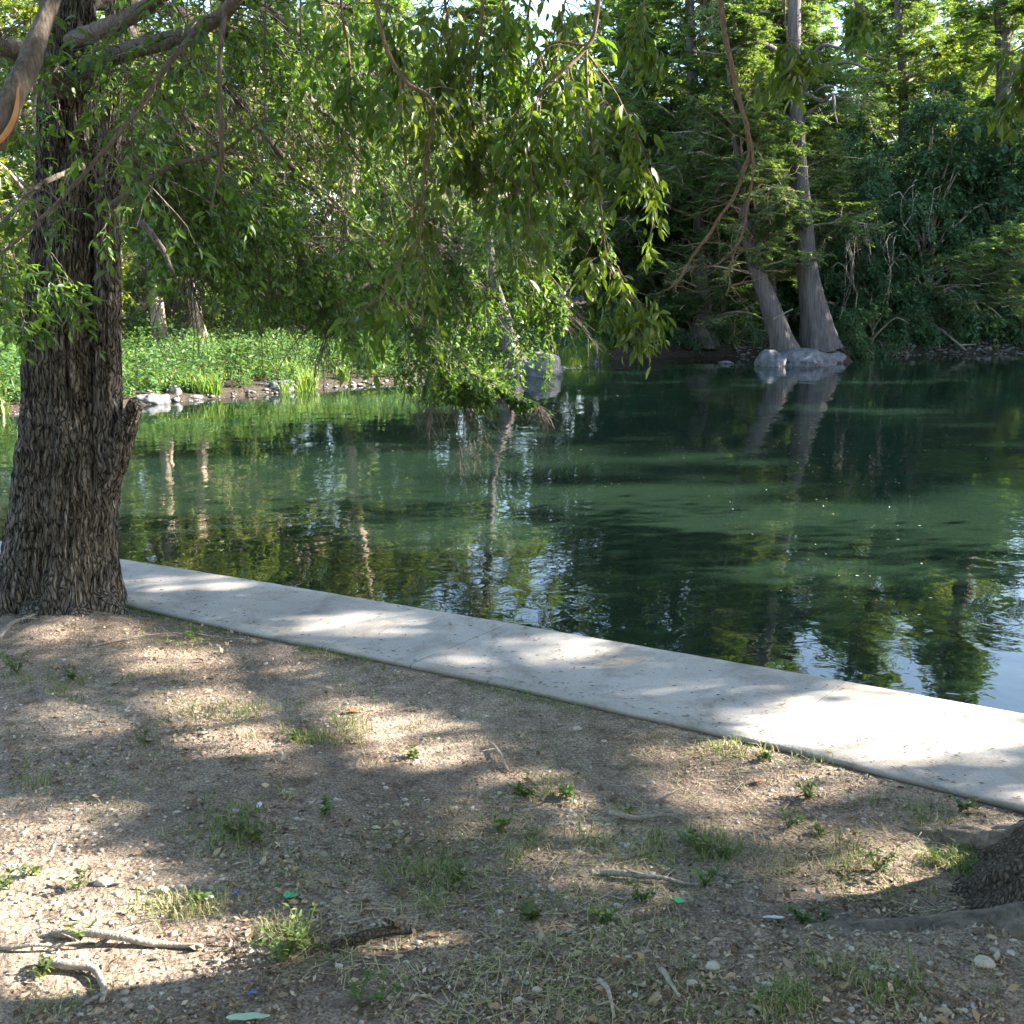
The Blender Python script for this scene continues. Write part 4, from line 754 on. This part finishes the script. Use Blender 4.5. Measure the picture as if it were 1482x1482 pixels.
# ------------------------------------------------------------------ far left bank: weeds, grass, shore gravel, rocks
rg = np.random.default_rng(61); lv, st_ = MB(), MB()
x = rg.uniform(-11, 4.5, 6500); d = rg.uniform(.5, 11, 6500) ** 1.0; y = y_far(x) + d; keep = (n2(x, y, .5, 3, 4) > .27) & (d < 11 - 0.3 * np.maximum(x, 0)); x, y, d = x[keep], y[keep], d[keep]; z = height(x, y)
hgt = (.15 + 1.5 * n2(x, y, .8, 3, 14) ** 1.3) * np.clip(d / 1.6, .35, 1) * rg.uniform(.6, 1.3, len(x)) * np.where(x > .5, .6, 1)
m = 24; t = rg.uniform(.15, 1, (len(x), m)); az = rg.uniform(0, 6.28, (len(x), m)); sp = .22 * hgt[:, None] * (1.2 - .6 * t)
P = np.stack([x[:, None] + np.cos(az) * sp * .5, y[:, None] + np.sin(az) * sp * .5, z[:, None] + hgt[:, None] * t], -1); D = np.stack([np.cos(az), np.sin(az), rg.normal(.1, .4, az.shape)], -1); N = np.array([0, 0, 1.]) + rg.normal(0, .4, P.shape)
leaves(lv, P.reshape(-1, 3), D.reshape(-1, 3), N.reshape(-1, 3), (np.repeat(.045 + .11 * n2(x, y, 1.1, 2, 44), m)) * rg.uniform(.6, 1.3, P[..., 0].size), .9)
props(lv.build('undergrowth', M['weed']), 'bright green leafy weeds covering the far left bank', 'undergrowth', kind='stuff')
def blades(mb, x, y, z, h, wd, lean=.5, rg=rg):
    n = len(x); az = rg.uniform(0, 6.28, n); d = np.stack([np.cos(az), np.sin(az)], 1); s = np.stack([-d[:, 1], d[:, 0]], 1) * wd[:, None] * .5; ln = rg.uniform(.1, 1, n) * lean
    B = np.stack([x, y, z], 1); Mi = B.copy(); Mi[:, :2] += d * (h * ln * .35)[:, None]; Mi[:, 2] += h * .6; T = B.copy(); T[:, :2] += d * (h * ln)[:, None]; T[:, 2] += h * (1 - .3 * ln)
    S3 = np.concatenate([s, np.zeros((n, 1))], 1); V = np.stack([B - S3, B + S3, Mi + S3 * .8, Mi - S3 * .8, T], 1).reshape(-1, 3); o = (np.arange(n) * 5)[:, None]
    mb.add(V, o + np.array([[0, 1, 2, 3]]), o + np.array([[3, 2, 4]]))
x = rg.uniform(-10, 3.5, 30000); d = rg.exponential(.9, 30000) - .08; y = y_far(x) + d; z = height(x, y); gb = MB(); k = n2(x, y, .8, 2, 6) > .38; blades(gb, x[k], y[k], z[k], rg.uniform(.08, .42, k.sum()), np.full(k.sum(), .022), .6)
props(gb.build('grass', M['grass']), 'bright grass fringe along the far shoreline', 'grass', kind='stuff')
ICO_V = None
def stone(rg, c, s, sub=2):
    """A rough boulder: a noisy, faceted ellipsoid."""
    n, k = 26, 40; ph = np.linspace(.12, math.pi - .12, n); th = np.linspace(0, 2 * math.pi, k, endpoint=False); U = np.stack([np.sin(ph)[:, None] * np.cos(th), np.sin(ph)[:, None] * np.sin(th), np.cos(ph)[:, None] + 0 * th], -1).reshape(-1, 3)
    U = np.vstack([U, [[0, 0, 1], [0, 0, -1]]]); sd = int(rg.integers(0, 9999)); rr = .72 + .75 * (fbm(U * 1.3 + sd % 97, 3, sd) - .3) 
    for q in range(7):   # flat facets
        nn = norm(rg.normal(0, 1, 3)); h = rg.uniform(.62, .85); dt = U @ nn * rr; rr = np.where(dt > h, rr * h / np.maximum(dt, 1e-3), rr)
    rr = rr + .16 * (fbm(U * 5 + sd % 89, 4, sd + 5) - .45)
    V = c + U * rr[:, None] * np.array(s); i = np.arange(n - 1)[:, None] * k; j = np.arange(k)[None]; Q = np.stack([i + j, i + k + j, i + k + (j + 1) % k, i + (j + 1) % k], -1).reshape(-1, 4); j = np.arange(k)
    return V, Q, np.concatenate([np.stack([j, (j + 1) % k, np.full(k, n * k)], 1), np.stack([(n - 1) * k + (j + 1) % k, (n - 1) * k + j, np.full(k, n * k + 1)], 1)])
def pebbles(mb, rg, x, y, z, s):
    U = norm(np.array([[1, 0, 0], [0, 1, 0], [-1, 0, 0], [0, -1, 0], [0, 0, 1], [.7, .7, .55], [-.7, .7, .5], [-.7, -.7, .6], [.7, -.7, .5]])); n = len(x); sc = s[:, None] * rg.uniform(.55, 1.2, (n, 3)) * [1, 1, .62]; a = rg.uniform(0, 6.28, n); V = U[None] * rg.uniform(.75, 1.15, (n, 9, 1)) * sc[:, None]
    X = V[..., 0] * np.cos(a)[:, None] - V[..., 1] * np.sin(a)[:, None]; Yv = V[..., 0] * np.sin(a)[:, None] + V[..., 1] * np.cos(a)[:, None]; W = np.stack([X + x[:, None], Yv + y[:, None], V[..., 2] + z[:, None]], -1).reshape(-1, 3)
    f = np.array([[0, 5, 4], [5, 1, 4], [1, 6, 4], [6, 2, 4], [2, 7, 4], [7, 3, 4], [3, 8, 4], [8, 0, 4], [0, 1, 5], [1, 2, 6], [2, 3, 7], [3, 0, 8]]); mb.add(W, (f[None] + (np.arange(n) * 9)[:, None, None]).reshape(-1, 3))
pb = MB(); x = np.concatenate([rg.uniform(-9, 3, 380), rg.normal(.3, 1.0, 1500)]); y = y_far(x) + rg.normal(.05, .16, len(x)); pebbles(pb, rg, x, y, np.maximum(height(x, y), WZ - .03) + .01, rg.uniform(.02, .075, len(x)))
x = rg.uniform(7, 20, 700); y = y_far(x) + rg.normal(.15, .25, 700); pebbles(pb, rg, x, y, np.maximum(height(x, y), WZ - .03), rg.uniform(.03, .12, 700))
props(pb.build('shore_gravel', M['shore']), 'pale stones strewn along the far waterline', 'gravel', kind='stuff')
ROCKS = [(215, 584, 19.8, (.34, .3, .22), 'low grey rock on the far shore nearest the big trunk'), (232, 583, 20.0, (.26, .3, .2), 'flat grey rock, second from the big trunk on the far shore'), (251, 578, 20.4, (.24, .25, .3), 'peaked grey rock standing on the far shore left of the grassy stretch'),
         (283, 578, 20.7, (.2, .2, .1), 'small low stone right of the peaked shore rock'), (361, 571, 21.6, (.15, .15, .1), 'small pale stone alone on the grassy shoreline'), (386, 566, 22.2, (.35, .3, .25), 'grey rock on the shore, left of the dark shadowed one'), (408, 567, 21.9, (.42, .34, .3), 'dark shadowed rock at the middle of the left shoreline'), (283, 566, 22.6, (.26, .2, .16), 'grey rock half hidden in shoreline grass'),
         (783, 543, 27.9, (.52, .45, .44), 'large rounded pale grey boulder on the spit'), (1050, 526, 32.3, (.22, .2, .07), 'flat pale stone breaking the dark water left of the islet'),
         (1157, 527, 30.2, (1.05, 1.15, .36), 'broad flat grey rock forming the islet under the cypresses'), (1112, 529, 30.0, (.38, .4, .34), 'blocky pale rock at the left tip of the islet'), (1195, 524, 30.6, (.6, .5, .28), 'low rock at the right end of the islet'), (1122, 530, 29.6, (.3, .25, .25), 'small pale rock in front of the islet at the waterline')]
for px, py, Y, s, lb in ROCKS:
    p = on(px, py, WZ); s = tuple(q * (.72 if py > 560 else 1) for q in s); p[2] = WZ + s[2] * .2; ob = MB().add(*stone(rg, p, np.array(s) * 1.25)).build('rock', M['rock'], None, p, True); props(ob, lb, 'rock', 'rocks along the far water edge')
def stick(pts, r, lb, mat='deadwood', name='stick', group='fallen sticks on the dirt', forks=1, n=24, cat='stick'):
    Q = smooth_path(pts, n); P = wob(Q, .05, 7, 2); mb = MB().add(*tube(P, np.linspace(r, r * .4, n), 8, True, bumpy(.5, 40)))
    for q in range(forks):
        i = rg.integers(5, n - 3); d = norm(P[i + 1] - P[i] + rg.normal(0, .7, 3) * [1, 1, .3]) * np.linalg.norm(P[-1] - P[0]) * rg.uniform(.15, .3); mb.add(*tube(smooth_path([P[i], P[i] + d * .5, P[i] + d + [0, 0, -.005]], 6), np.linspace(r * .5, r * .2, 6), 5))
    return props(mb.build(name, M[mat], None, P[0]), lb, cat, group)
# dead wood on the right bank
stick([at(1335, 460, 37.6), at(1365, 480, 36.4), at(1398, 507, 35.4)], .07, 'grey fallen branch sloping into the water at right', name='dead_branch', group=None, cat='branch')
stick([at(1370, 415, 37.2), at(1400, 440, 37), at(1430, 475, 36.8)], .05, 'second grey fallen branch above the sloping one at right', name='dead_branch', group=None, cat='branch')
stick([at(1120, 462, 30.8), at(1133, 455, 30.5), at(1147, 447, 30.3)], .03, 'short pale stick caught between the two islet cypresses', name='dead_branch', group=None, cat='branch')
# flecks of pollen and leaf on the water
x = rg.uniform(-2, 12, 900); y = rg.uniform(6.5, 26, 900); k = (y > y_up(x) + .3) & (y < y_far(x) - 1) & (n2(x, y, .35, 3, 8) > .46) & (x > -1 + (y - 8) * .1); x, y = x[k], y[k]; mb = MB(); leaves(mb, np.stack([x, y, np.full(len(x), WZ + .004)], 1), np.stack([rg.normal(0, 1, len(x)), rg.normal(0, 1, len(x)), 0 * x], 1), np.array([0, 0, 1.]) + np.zeros((len(x), 3)), rg.uniform(.012, .035, len(x)), .8)
props(mb.build('floating_flecks', M['fleck']), 'tiny pale flecks drifting on the dark river', 'flecks', kind='stuff')

# ------------------------------------------------------------------ near ground: litter, pebbles, straw, grass, weeds
rg = np.random.default_rng(71)
def gpts(n, far=6.8, near=2.1):
    u = rg.random(n); y = 1 / (1 / near + u * (1 / far - 1 / near)); x = rg.uniform(-.5, .5, n) * y * 1.0; k = y < y_lo(x) - .015; return x[k], y[k]
def rootclear(x, y): return np.hypot(x - 1.86, y - 2.68) > .60
x, y = gpts(95000); dn = n2(x, y, 1.6, 3, 12); k = (rg.random(len(x)) < np.clip((dn - .30) * 3.2, .06, 1)) & rootclear(x, y); x, y = x[k], y[k]; n = len(x); mb = MB(); D = rg.normal(0, 1, (n, 3)) * [1, 1, .4]; N = np.array([0, 0, 1.]) + rg.normal(0, .6, (n, 3)); big = rg.random(n) < .05
leaves(mb, np.stack([x, y, height(x, y) + .003], 1), D, N, np.where(big, rg.uniform(.03, .06, n), rg.uniform(.008, .024, n)), np.where(big, .9, rg.uniform(.5, 1.2, n))[:, None]) if False else leaves(mb, np.stack([x, y, height(x, y) + .003], 1), D, N, np.where(big, rg.uniform(.02, .042, n), .005 + .017 * rg.random(n) ** 1.7), .95)
props(mb.build('leaf_litter', M['litter']), 'scattered dry brown leaf litter on the dirt', 'leaf litter', kind='stuff')
x, y = gpts(13000); dn = n2(x, y, 2.1, 3, 22); k = (rg.random(len(x)) < np.clip((dn - .32) * 3, .08, 1)) & rootclear(x, y); x, y = x[k], y[k]; mb = MB(); pebbles(mb, rg, x, y, height(x, y), rg.uniform(.2, 1, len(x)) ** 3 * .0115 + .002)
props(mb.build('gravel', M['pebble']), 'pale limestone pebbles scattered in the dirt', 'gravel', kind='stuff')
x, y = gpts(7000); k = (n2(x, y, 1.3, 3, 32) > .47) & rootclear(x, y); x, y = x[k], y[k]; n = len(x); a = rg.uniform(0, 6.28, n); L_ = rg.uniform(.02, .10, n); z = height(x, y) + .004; mb = MB()
d = np.stack([np.cos(a), np.sin(a), rg.normal(0, .06, n)], 1); w_ = np.stack([-np.sin(a), np.cos(a), 0 * a], 1) * .0011; B = np.stack([x, y, z], 1); V = np.stack([B - w_, B + w_, B + d * L_[:, None] + w_, B + d * L_[:, None] - w_], 1).reshape(-1, 3); mb.add(V, (np.arange(n) * 4)[:, None] + np.array([[0, 1, 2, 3]]))
props(mb.build('dry_straw', M['dry']), 'dry straw and thin twigs strewn on the dirt', 'straw', kind='stuff')
GP = [(470, 1055, 130, 30, .9), (340, 1040, 140, 25, .6), (430, 1060, 50, 18, 1), (100, 995, 130, 22, .7), (270, 925, 60, 14, .8), (160, 985, 60, 14, .8), (555, 1090, 40, 14, .6), (560, 970, 90, 16, .6), (700, 1240, 100, 20, .5), (980, 1210, 160, 18, .7), (1000, 1230, 70, 14, .7), (1370, 1250, 70, 34, 1), (1290, 1190, 70, 22, .7), (1400, 1230, 60, 25, .8), (800, 1140, 60, 16, .8), (1060, 1090, 60, 14, .6), (1200, 1105, 50, 10, .6), (1450, 1170, 50, 16, .7), (1280, 1240, 100, 20, .5), (330, 1210, 60, 20, .4), (620, 1260, 60, 16, .5), (260, 1310, 80, 20, .4), (650, 1300, 50, 20, .5), (450, 1150, 60, 16, .4), (60, 1130, 60, 14, .4), (1220, 1470, 140, 40, .5), (1110, 1460, 80, 40, .7), (460, 1350, 80, 22, .6), (1170, 1260, 50, 18, .5), (350, 1180, 60, 20, .4), (730, 1205, 60, 14, .4)]
gd, gg = MB(), MB()
for cx, cy, a, b, s in GP:
    n = int(1250 * s * (a * b / 3000) ** .5); q = rg.normal(0, .62, (n, 2)); X = np.array([on(cx + u * a, cy + v * b)[:2] for u, v in q]); x, y = X[:, 0], X[:, 1]; k = (y < y_lo(x) - .01) & (y > 1.7) & (n2(x, y, 8, 3, 51) > .44); x, y = x[k], y[k]; z = height(x, y) - .003; g = rg.random(len(x)) < .42
    blades(gg, x[g], y[g], z[g], rg.uniform(.014, .065, g.sum()), np.full(g.sum(), .0030), 1.7, rg); g = ~g; blades(gd, x[g], y[g], z[g], rg.uniform(.012, .05, g.sum()), np.full(g.sum(), .002), 2.2, rg)
x, y = gpts(26000); k = (n2(x, y, 3.0, 4, 53) > .54) & rootclear(x, y); x, y = x[k], y[k]; z = height(x, y) - .003; g = rg.random(len(x)) < .5; blades(gg, x[g], y[g], z[g], rg.uniform(.008, .03, g.sum()), np.full(g.sum(), .0024), 2.0, rg); g = ~g; blades(gd, x[g], y[g], z[g], rg.uniform(.01, .035, g.sum()), np.full(g.sum(), .0018), 2.6, rg)
n = 2600; xs = rg.uniform(-2.0, 2.6, n); k = n2(xs, xs * 0, 2.2, 3, 41) > .46; xs = xs[k]; ys = y_lo(xs) - np.abs(rg.normal(0, .05, len(xs))) - .012; blades(gg, xs, ys, height(xs, ys), rg.uniform(.01, .035, len(xs)), np.full(len(xs), .0025), 1.6, rg)
props(gd.build('dry_grass', M['dry']), 'patchy straw coloured dry grass on the dirt', 'grass', kind='stuff'); props(gg.build('green_grass', M['grass']), 'thin patchy green grass blades on the dirt', 'grass', kind='stuff')
# debris on the path
x = rg.uniform(-3, 2.6, 1900); t = np.concatenate([rg.random(1100), 1 - np.abs(rg.normal(0, .09, 800))]) % 1.0; y = y_up(x) * (1 - t) + y_lo(x) * t; k = (t > .03) & (t < .97) & (rg.random(1900) < .4 + .3 * (x > 0)); x, y = x[k], y[k]; mb = MB(); a = rg.normal(.2, .6, len(x)); leaves(mb, np.stack([x, y, np.full(len(x), .004)], 1), np.stack([np.cos(a), np.sin(a), 0 * x], 1), np.array([0, 0, 1.]) + rg.normal(0, .2, (len(x), 3)), rg.uniform(.006, .03, len(x)), .5)
props(mb.build('path_debris', M['flake']), 'specks of dead leaf scattered over the concrete', 'debris', kind='stuff')

def weed(px, py, h, lb, nst=4, lf=.024, spread=.9, mat='sprig', name='weed'):
    p = on(px, py); p[2] = hz(p[0], p[1]); root = empty(name, p, lb, 'weed', 'small green weeds on the dirt'); lv, sm = MB(), MB()
    for s in range(nst):
        a = rg.uniform(0, 6.28); e = p + np.array([math.cos(a) * spread * h * rg.uniform(.3, 1), math.sin(a) * spread * h * rg.uniform(.3, 1), h * rg.uniform(.6, 1)]); Q = smooth_path([p, (p + e) / 2 + [0, 0, .1 * h], e], 7); sm.add(*tube(Q, np.linspace(.0018, .0008, 7), 4)); m = 10; t = rg.uniform(.2, 1.05, m); P = p + (e - p) * t[:, None]; az = rg.uniform(0, 6.28, m)
        leaves(lv, P, np.stack([np.cos(az), np.sin(az), rg.normal(.2, .3, m)], 1), np.array([0, 0, 1.]) + rg.normal(0, .3, (m, 3)), lf * rg.uniform(.6, 1.2, m), 1.2, True)
    sm.build('stem', M['sprig'], root); lv.build('leaves', M[mat], root)
WEEDS = [(210, 1080, .07, 'little weed in the shade below the long sunlit strip, left'), (425, 1072, .05, 'weed in the thick grass right of the sunlit strip'), (1170, 1155, .055, 'bright leafy weed standing between grass and path at right', 8), (1140, 1195, .06, 'pale weed below the bright leafy one', 5), (1188, 1205, .035, 'tiny weed beside the pale one'),
         (905, 1180, .05, 'weed beside the end of the grey stick'), (1010, 1225, .06, 'broad dark weed patch in front of the sunlit strip', 9), (1040, 1235, .045, 'weed next to the broad dark patch'), (340, 1205, .05, 'weed among shaded litter left of centre', 6), (375, 1215, .06, 'taller weed among shaded litter left of centre', 6),
         (415, 1385, .10, 'big leafy weed in the lower left, on the edge of sun', 12), (440, 1370, .09, 'upright pale leaved weed behind the big lower left one', 7), (520, 1440, .07, 'dark weed in the low shadow'), (552, 1445, .075, 'dark two leaved weed next to the low shadow weed', 3), (60, 1405, .05, 'sunlit seedling at lower left above the white root'), (112, 1285, .05, 'sunlit seedling left of the long stick', 3), (45, 1263, .04, 'small sunlit seedling at upper left of the bright patch', 3), (14, 1285, .05, 'sunlit seedling at the left border', 4),
         (118, 1352, .06, 'seedling growing by the fallen stick', 3), (1165, 1338, .07, 'sunlit leafy weed against the root mound', 6), (1185, 1342, .05, 'weed between root mound and trunk', 4), (1270, 1255, .08, 'yellow green weed in the bright sunlit strip', 7), (1020, 1275, .05, 'weed at the left end of the sunlit strip', 5), (760, 1150, .06, 'spreading dark weed in the middle of the dirt', 9), (820, 1150, .05, 'spreading dark weed right of the middle one', 9), (770, 1330, .06, 'shaded weed left of the root mound', 8), (870, 1335, .05, 'low weed at the left foot of the root mound', 8), (930, 1300, .05, 'weed by the green scrap', 5), (670, 1275, .06, 'pale weed in shade near the centre', 5), (290, 1300, .04, 'weed by the white pebble', 4), (105, 985, .06, 'weed tuft below the big near trunk', 7), (25, 980, .10, 'dark bushy weed at the left border below the trunk', 12), (280, 930, .07, 'grassy weed by the thin fallen twig', 7), (1390, 1180, .05, 'weed near the path at far right', 5), (600, 1095, .04, 'low weed right of the sunlit strip', 5), (1105, 1105, .035, 'weed at the foot of the path edge', 5), (720, 1195, .05, 'low weed patch in the shaded centre', 7), (470, 1180, .05, 'low dark weed above the white scrap', 6)]
for wd in WEEDS: weed(*wd[:4], nst=wd[4] if len(wd) > 4 else 4)
G = lambda px, py, dz=0.0: (lambda p: np.array([p[0], p[1], hz(p[0], p[1]) + dz]))(on(px, py))
stick([G(82, 1347, .012), G(150, 1356, .02), G(215, 1362, .018), G(255, 1364, .012), G(292, 1368, .006)], .0135, 'grey mottled stick lying in the sunlit lower left', forks=2)
stick([G(-5, 1372, .006), G(60, 1370, .01), G(140, 1362, .012)], .007, 'thin dark stick meeting the mottled one in the sun')
stick([G(60, 1392, .004), G(110, 1396, .012), G(140, 1404, .014), G(152, 1425, .010), G(150, 1446, .002)], .014, 'pale curved root surfacing at lower left', name='surface_root', group=None, cat='root')
stick([G(0, 945, .02), G(20, 930, .03), G(52, 920, .03)], .014, 'pale bent stick at the left border below the trunk')
stick([G(130, 947, .006), G(190, 935, .012), G(260, 928, .014), G(352, 932, .01)], .006, 'long thin twig in front of the big trunk')
stick([G(882, 1180, .012), G(915, 1188, .014), G(950, 1186, .014), G(990, 1181, .01)], .011, 'grey forked stick in the middle of the dirt', forks=2)
stick([G(712, 1080, .006), G(725, 1095, .012), G(740, 1115, .006)], .008, 'short dark stick at the centre below the path')
stick([G(862, 1107, .008), G(890, 1104, .008), G(922, 1100, .006)], .005, 'thin dark twig lying right of the short dark stick')
stick([G(960, 1165, .006), G(975, 1150, .012), G(990, 1142, .014)], .004, 'pale thin twig standing out right of the grey stick')
stick([G(870, 1262, .008), G(915, 1266, .014), G(960, 1270, .012), G(1010, 1276, .006)], .012, 'dark bark strip at the start of the sunlit strip')
stick([G(1338, 1210, .004), G(1355, 1190, .02), G(1352, 1172, .016)], .004, 'curved straw coloured stem near the path at right')
stick([G(1405, 1208, .008), G(1450, 1206, .012), G(1490, 1202, .01)], .007, 'dark stick at the right border by the stone')
stick([G(955, 1422, .0), G(968, 1450, .035), G(985, 1490, .05)], .009, 'grey green stick poking out of the shaded foreground')
stick([G(862, 1440, .01), G(880, 1462, .03), G(890, 1490, .02)], .008, 'broken pale stick at the bottom edge', forks=2)
stick([G(480, 1372, .004), G(520, 1362, .012), G(560, 1352, .012), G(600, 1344, .004)], .02, 'half buried brown root right of the big weed', 'rootbark', name='surface_root', group=None, cat='root')
stick([G(585, 1030, .006), G(600, 1030, .01), G(617, 1031, .004)], .006, 'short black twig below the path')
stick([on(205, 889, .006), on(213, 890, .008), on(222, 891, .005)], .008, 'short dark twig lying on the concrete path', 'branch')
def scrap(px, py, s, lb, col, name, cat='litter', crumple=.5, z=.008, rough=.5):
    m, t, b, N, L = mat_new(name + '_colour'); b.inputs['Base Color'].default_value = (*col, 1); b.inputs['Roughness'].default_value = rough; p = G(px, py, z)
    n = 7; u = np.linspace(-1, 1, n); X, Y_ = np.meshgrid(u, u); V = np.stack([X.ravel() * s[0] * (1 - .35 * Y_.ravel() ** 2), Y_.ravel() * s[1] * (1 - .3 * X.ravel() ** 2), 0 * X.ravel()], 1); V[:, 2] = crumple * s[0] * (fbm(V / s[0] * 1.8 + px, 3, px % 50) - .3) * 1.6; V[:, :2] += .2 * s[0] * (np.stack([fbm(V / s[0] * 2 + 5, 2, 3), fbm(V / s[0] * 2 + 9, 2, 4)], 1) - .38)
    i = np.arange(n - 1)[:, None] * n; j = np.arange(n - 1)[None]; Q = np.stack([i + j, i + j + 1, i + n + j + 1, i + n + j], -1).reshape(-1, 4); o = mesh(name, V + p, [Q], m, None, p); sm = o.modifiers.new('thickness', 'SOLIDIFY'); sm.thickness = .001; props(o, lb, cat)
scrap(375, 1168, (.008, .022), 'crumpled white and blue paper scrap in the shaded dirt', (.62, .66, .78), 'paper_scrap', crumple=1.2)
scrap(420, 1296, (.018, .016), 'bright green plastic scrap in shaded litter', (.06, .36, .14), 'plastic_scrap', crumple=.9)
scrap(302, 1301, (.016, .013), 'dirty white scrap beside small weeds', (.6, .6, .57), 'paper_scrap', crumple=1.0)
scrap(358, 1473, (.05, .014), 'pale green folded leaf lying on the bottom edge', (.33, .45, .30), 'fallen_leaf', 'leaf', .25, .014)
scrap(342, 1291, (.009, .009), 'small blue scrap right of the dirty white one', (.10, .14, .32), 'plastic_scrap', crumple=1)
scrap(365, 1433, (.012, .009), 'bright blue scrap in litter at lower left', (.10, .17, .42), 'plastic_scrap', crumple=1)
scrap(982, 1302, (.02, .012), 'green wrapper scrap left of the root mound', (.04, .32, .10), 'plastic_scrap', crumple=.8)
scrap(1120, 1329, (.03, .008), 'flattened white paper by the root mound', (.6, .6, .58), 'paper_scrap', crumple=.4)
scrap(512, 1034, (.03, .014), 'orange dead leaf above the bare shaded dirt', (.45, .16, .06), 'dead_leaf', 'leaf', .5)
scrap(1100, 1133, (.02, .014), 'orange brown curled leaf in the middle of the dirt at right', (.42, .2, .09), 'dead_leaf', 'leaf', .7)
ST = [(910, 1222, .02, 'orange tinted stone beside the sunlit strip'), (1455, 1232, .05, 'squarish pale brown stone near the right border'), (1030, 1428, .022, 'white chip of stone in the shadow of the root mound'), (1000, 1450, .016, 'white chip left of the grass tuft in shadow'), (778, 1442, .016, 'white stone at the bottom in shadow'), (750, 1454, .015, 'white stone at the bottom edge in deep shadow'), (1420, 1430, .03, 'flat stone at the foot of the right tree'), (490, 1397, .012, 'small white stone by the half buried root'), (235, 1288, .022, 'pale stone left of the dirty white scrap'), (262, 1285, .018, 'pale stone touching the one left of the scrap'), (835, 1058, .02, 'grey stone pair near the path'), (1110, 1455, .016, 'pale pebble under the grass tuft in shadow'), (150, 1275, .03, 'bright stone in the sunlit patch'), (340, 1175, .02, 'flat pale stone in shade left of the white scrap')]
for px, py, s, lb in ST:
    p = G(px, py, s * .2); props(MB().add(*stone(rg, p, np.array([s, s * .8, s * .6]))).build('stone', M['pebble'], None, p), lb, 'stone', 'loose stones on the dirt')
m, t, b, N, L = mat_new('red_berry'); b.inputs['Base Color'].default_value = (.55, .02, .03, 1); p = G(1251, 1122, .012); ob = MB().add(*stone(rg, p, (.012, .012, .012))).build('berry', m, None, p); props(ob, 'small red berry on the dirt at the path edge', 'berry')
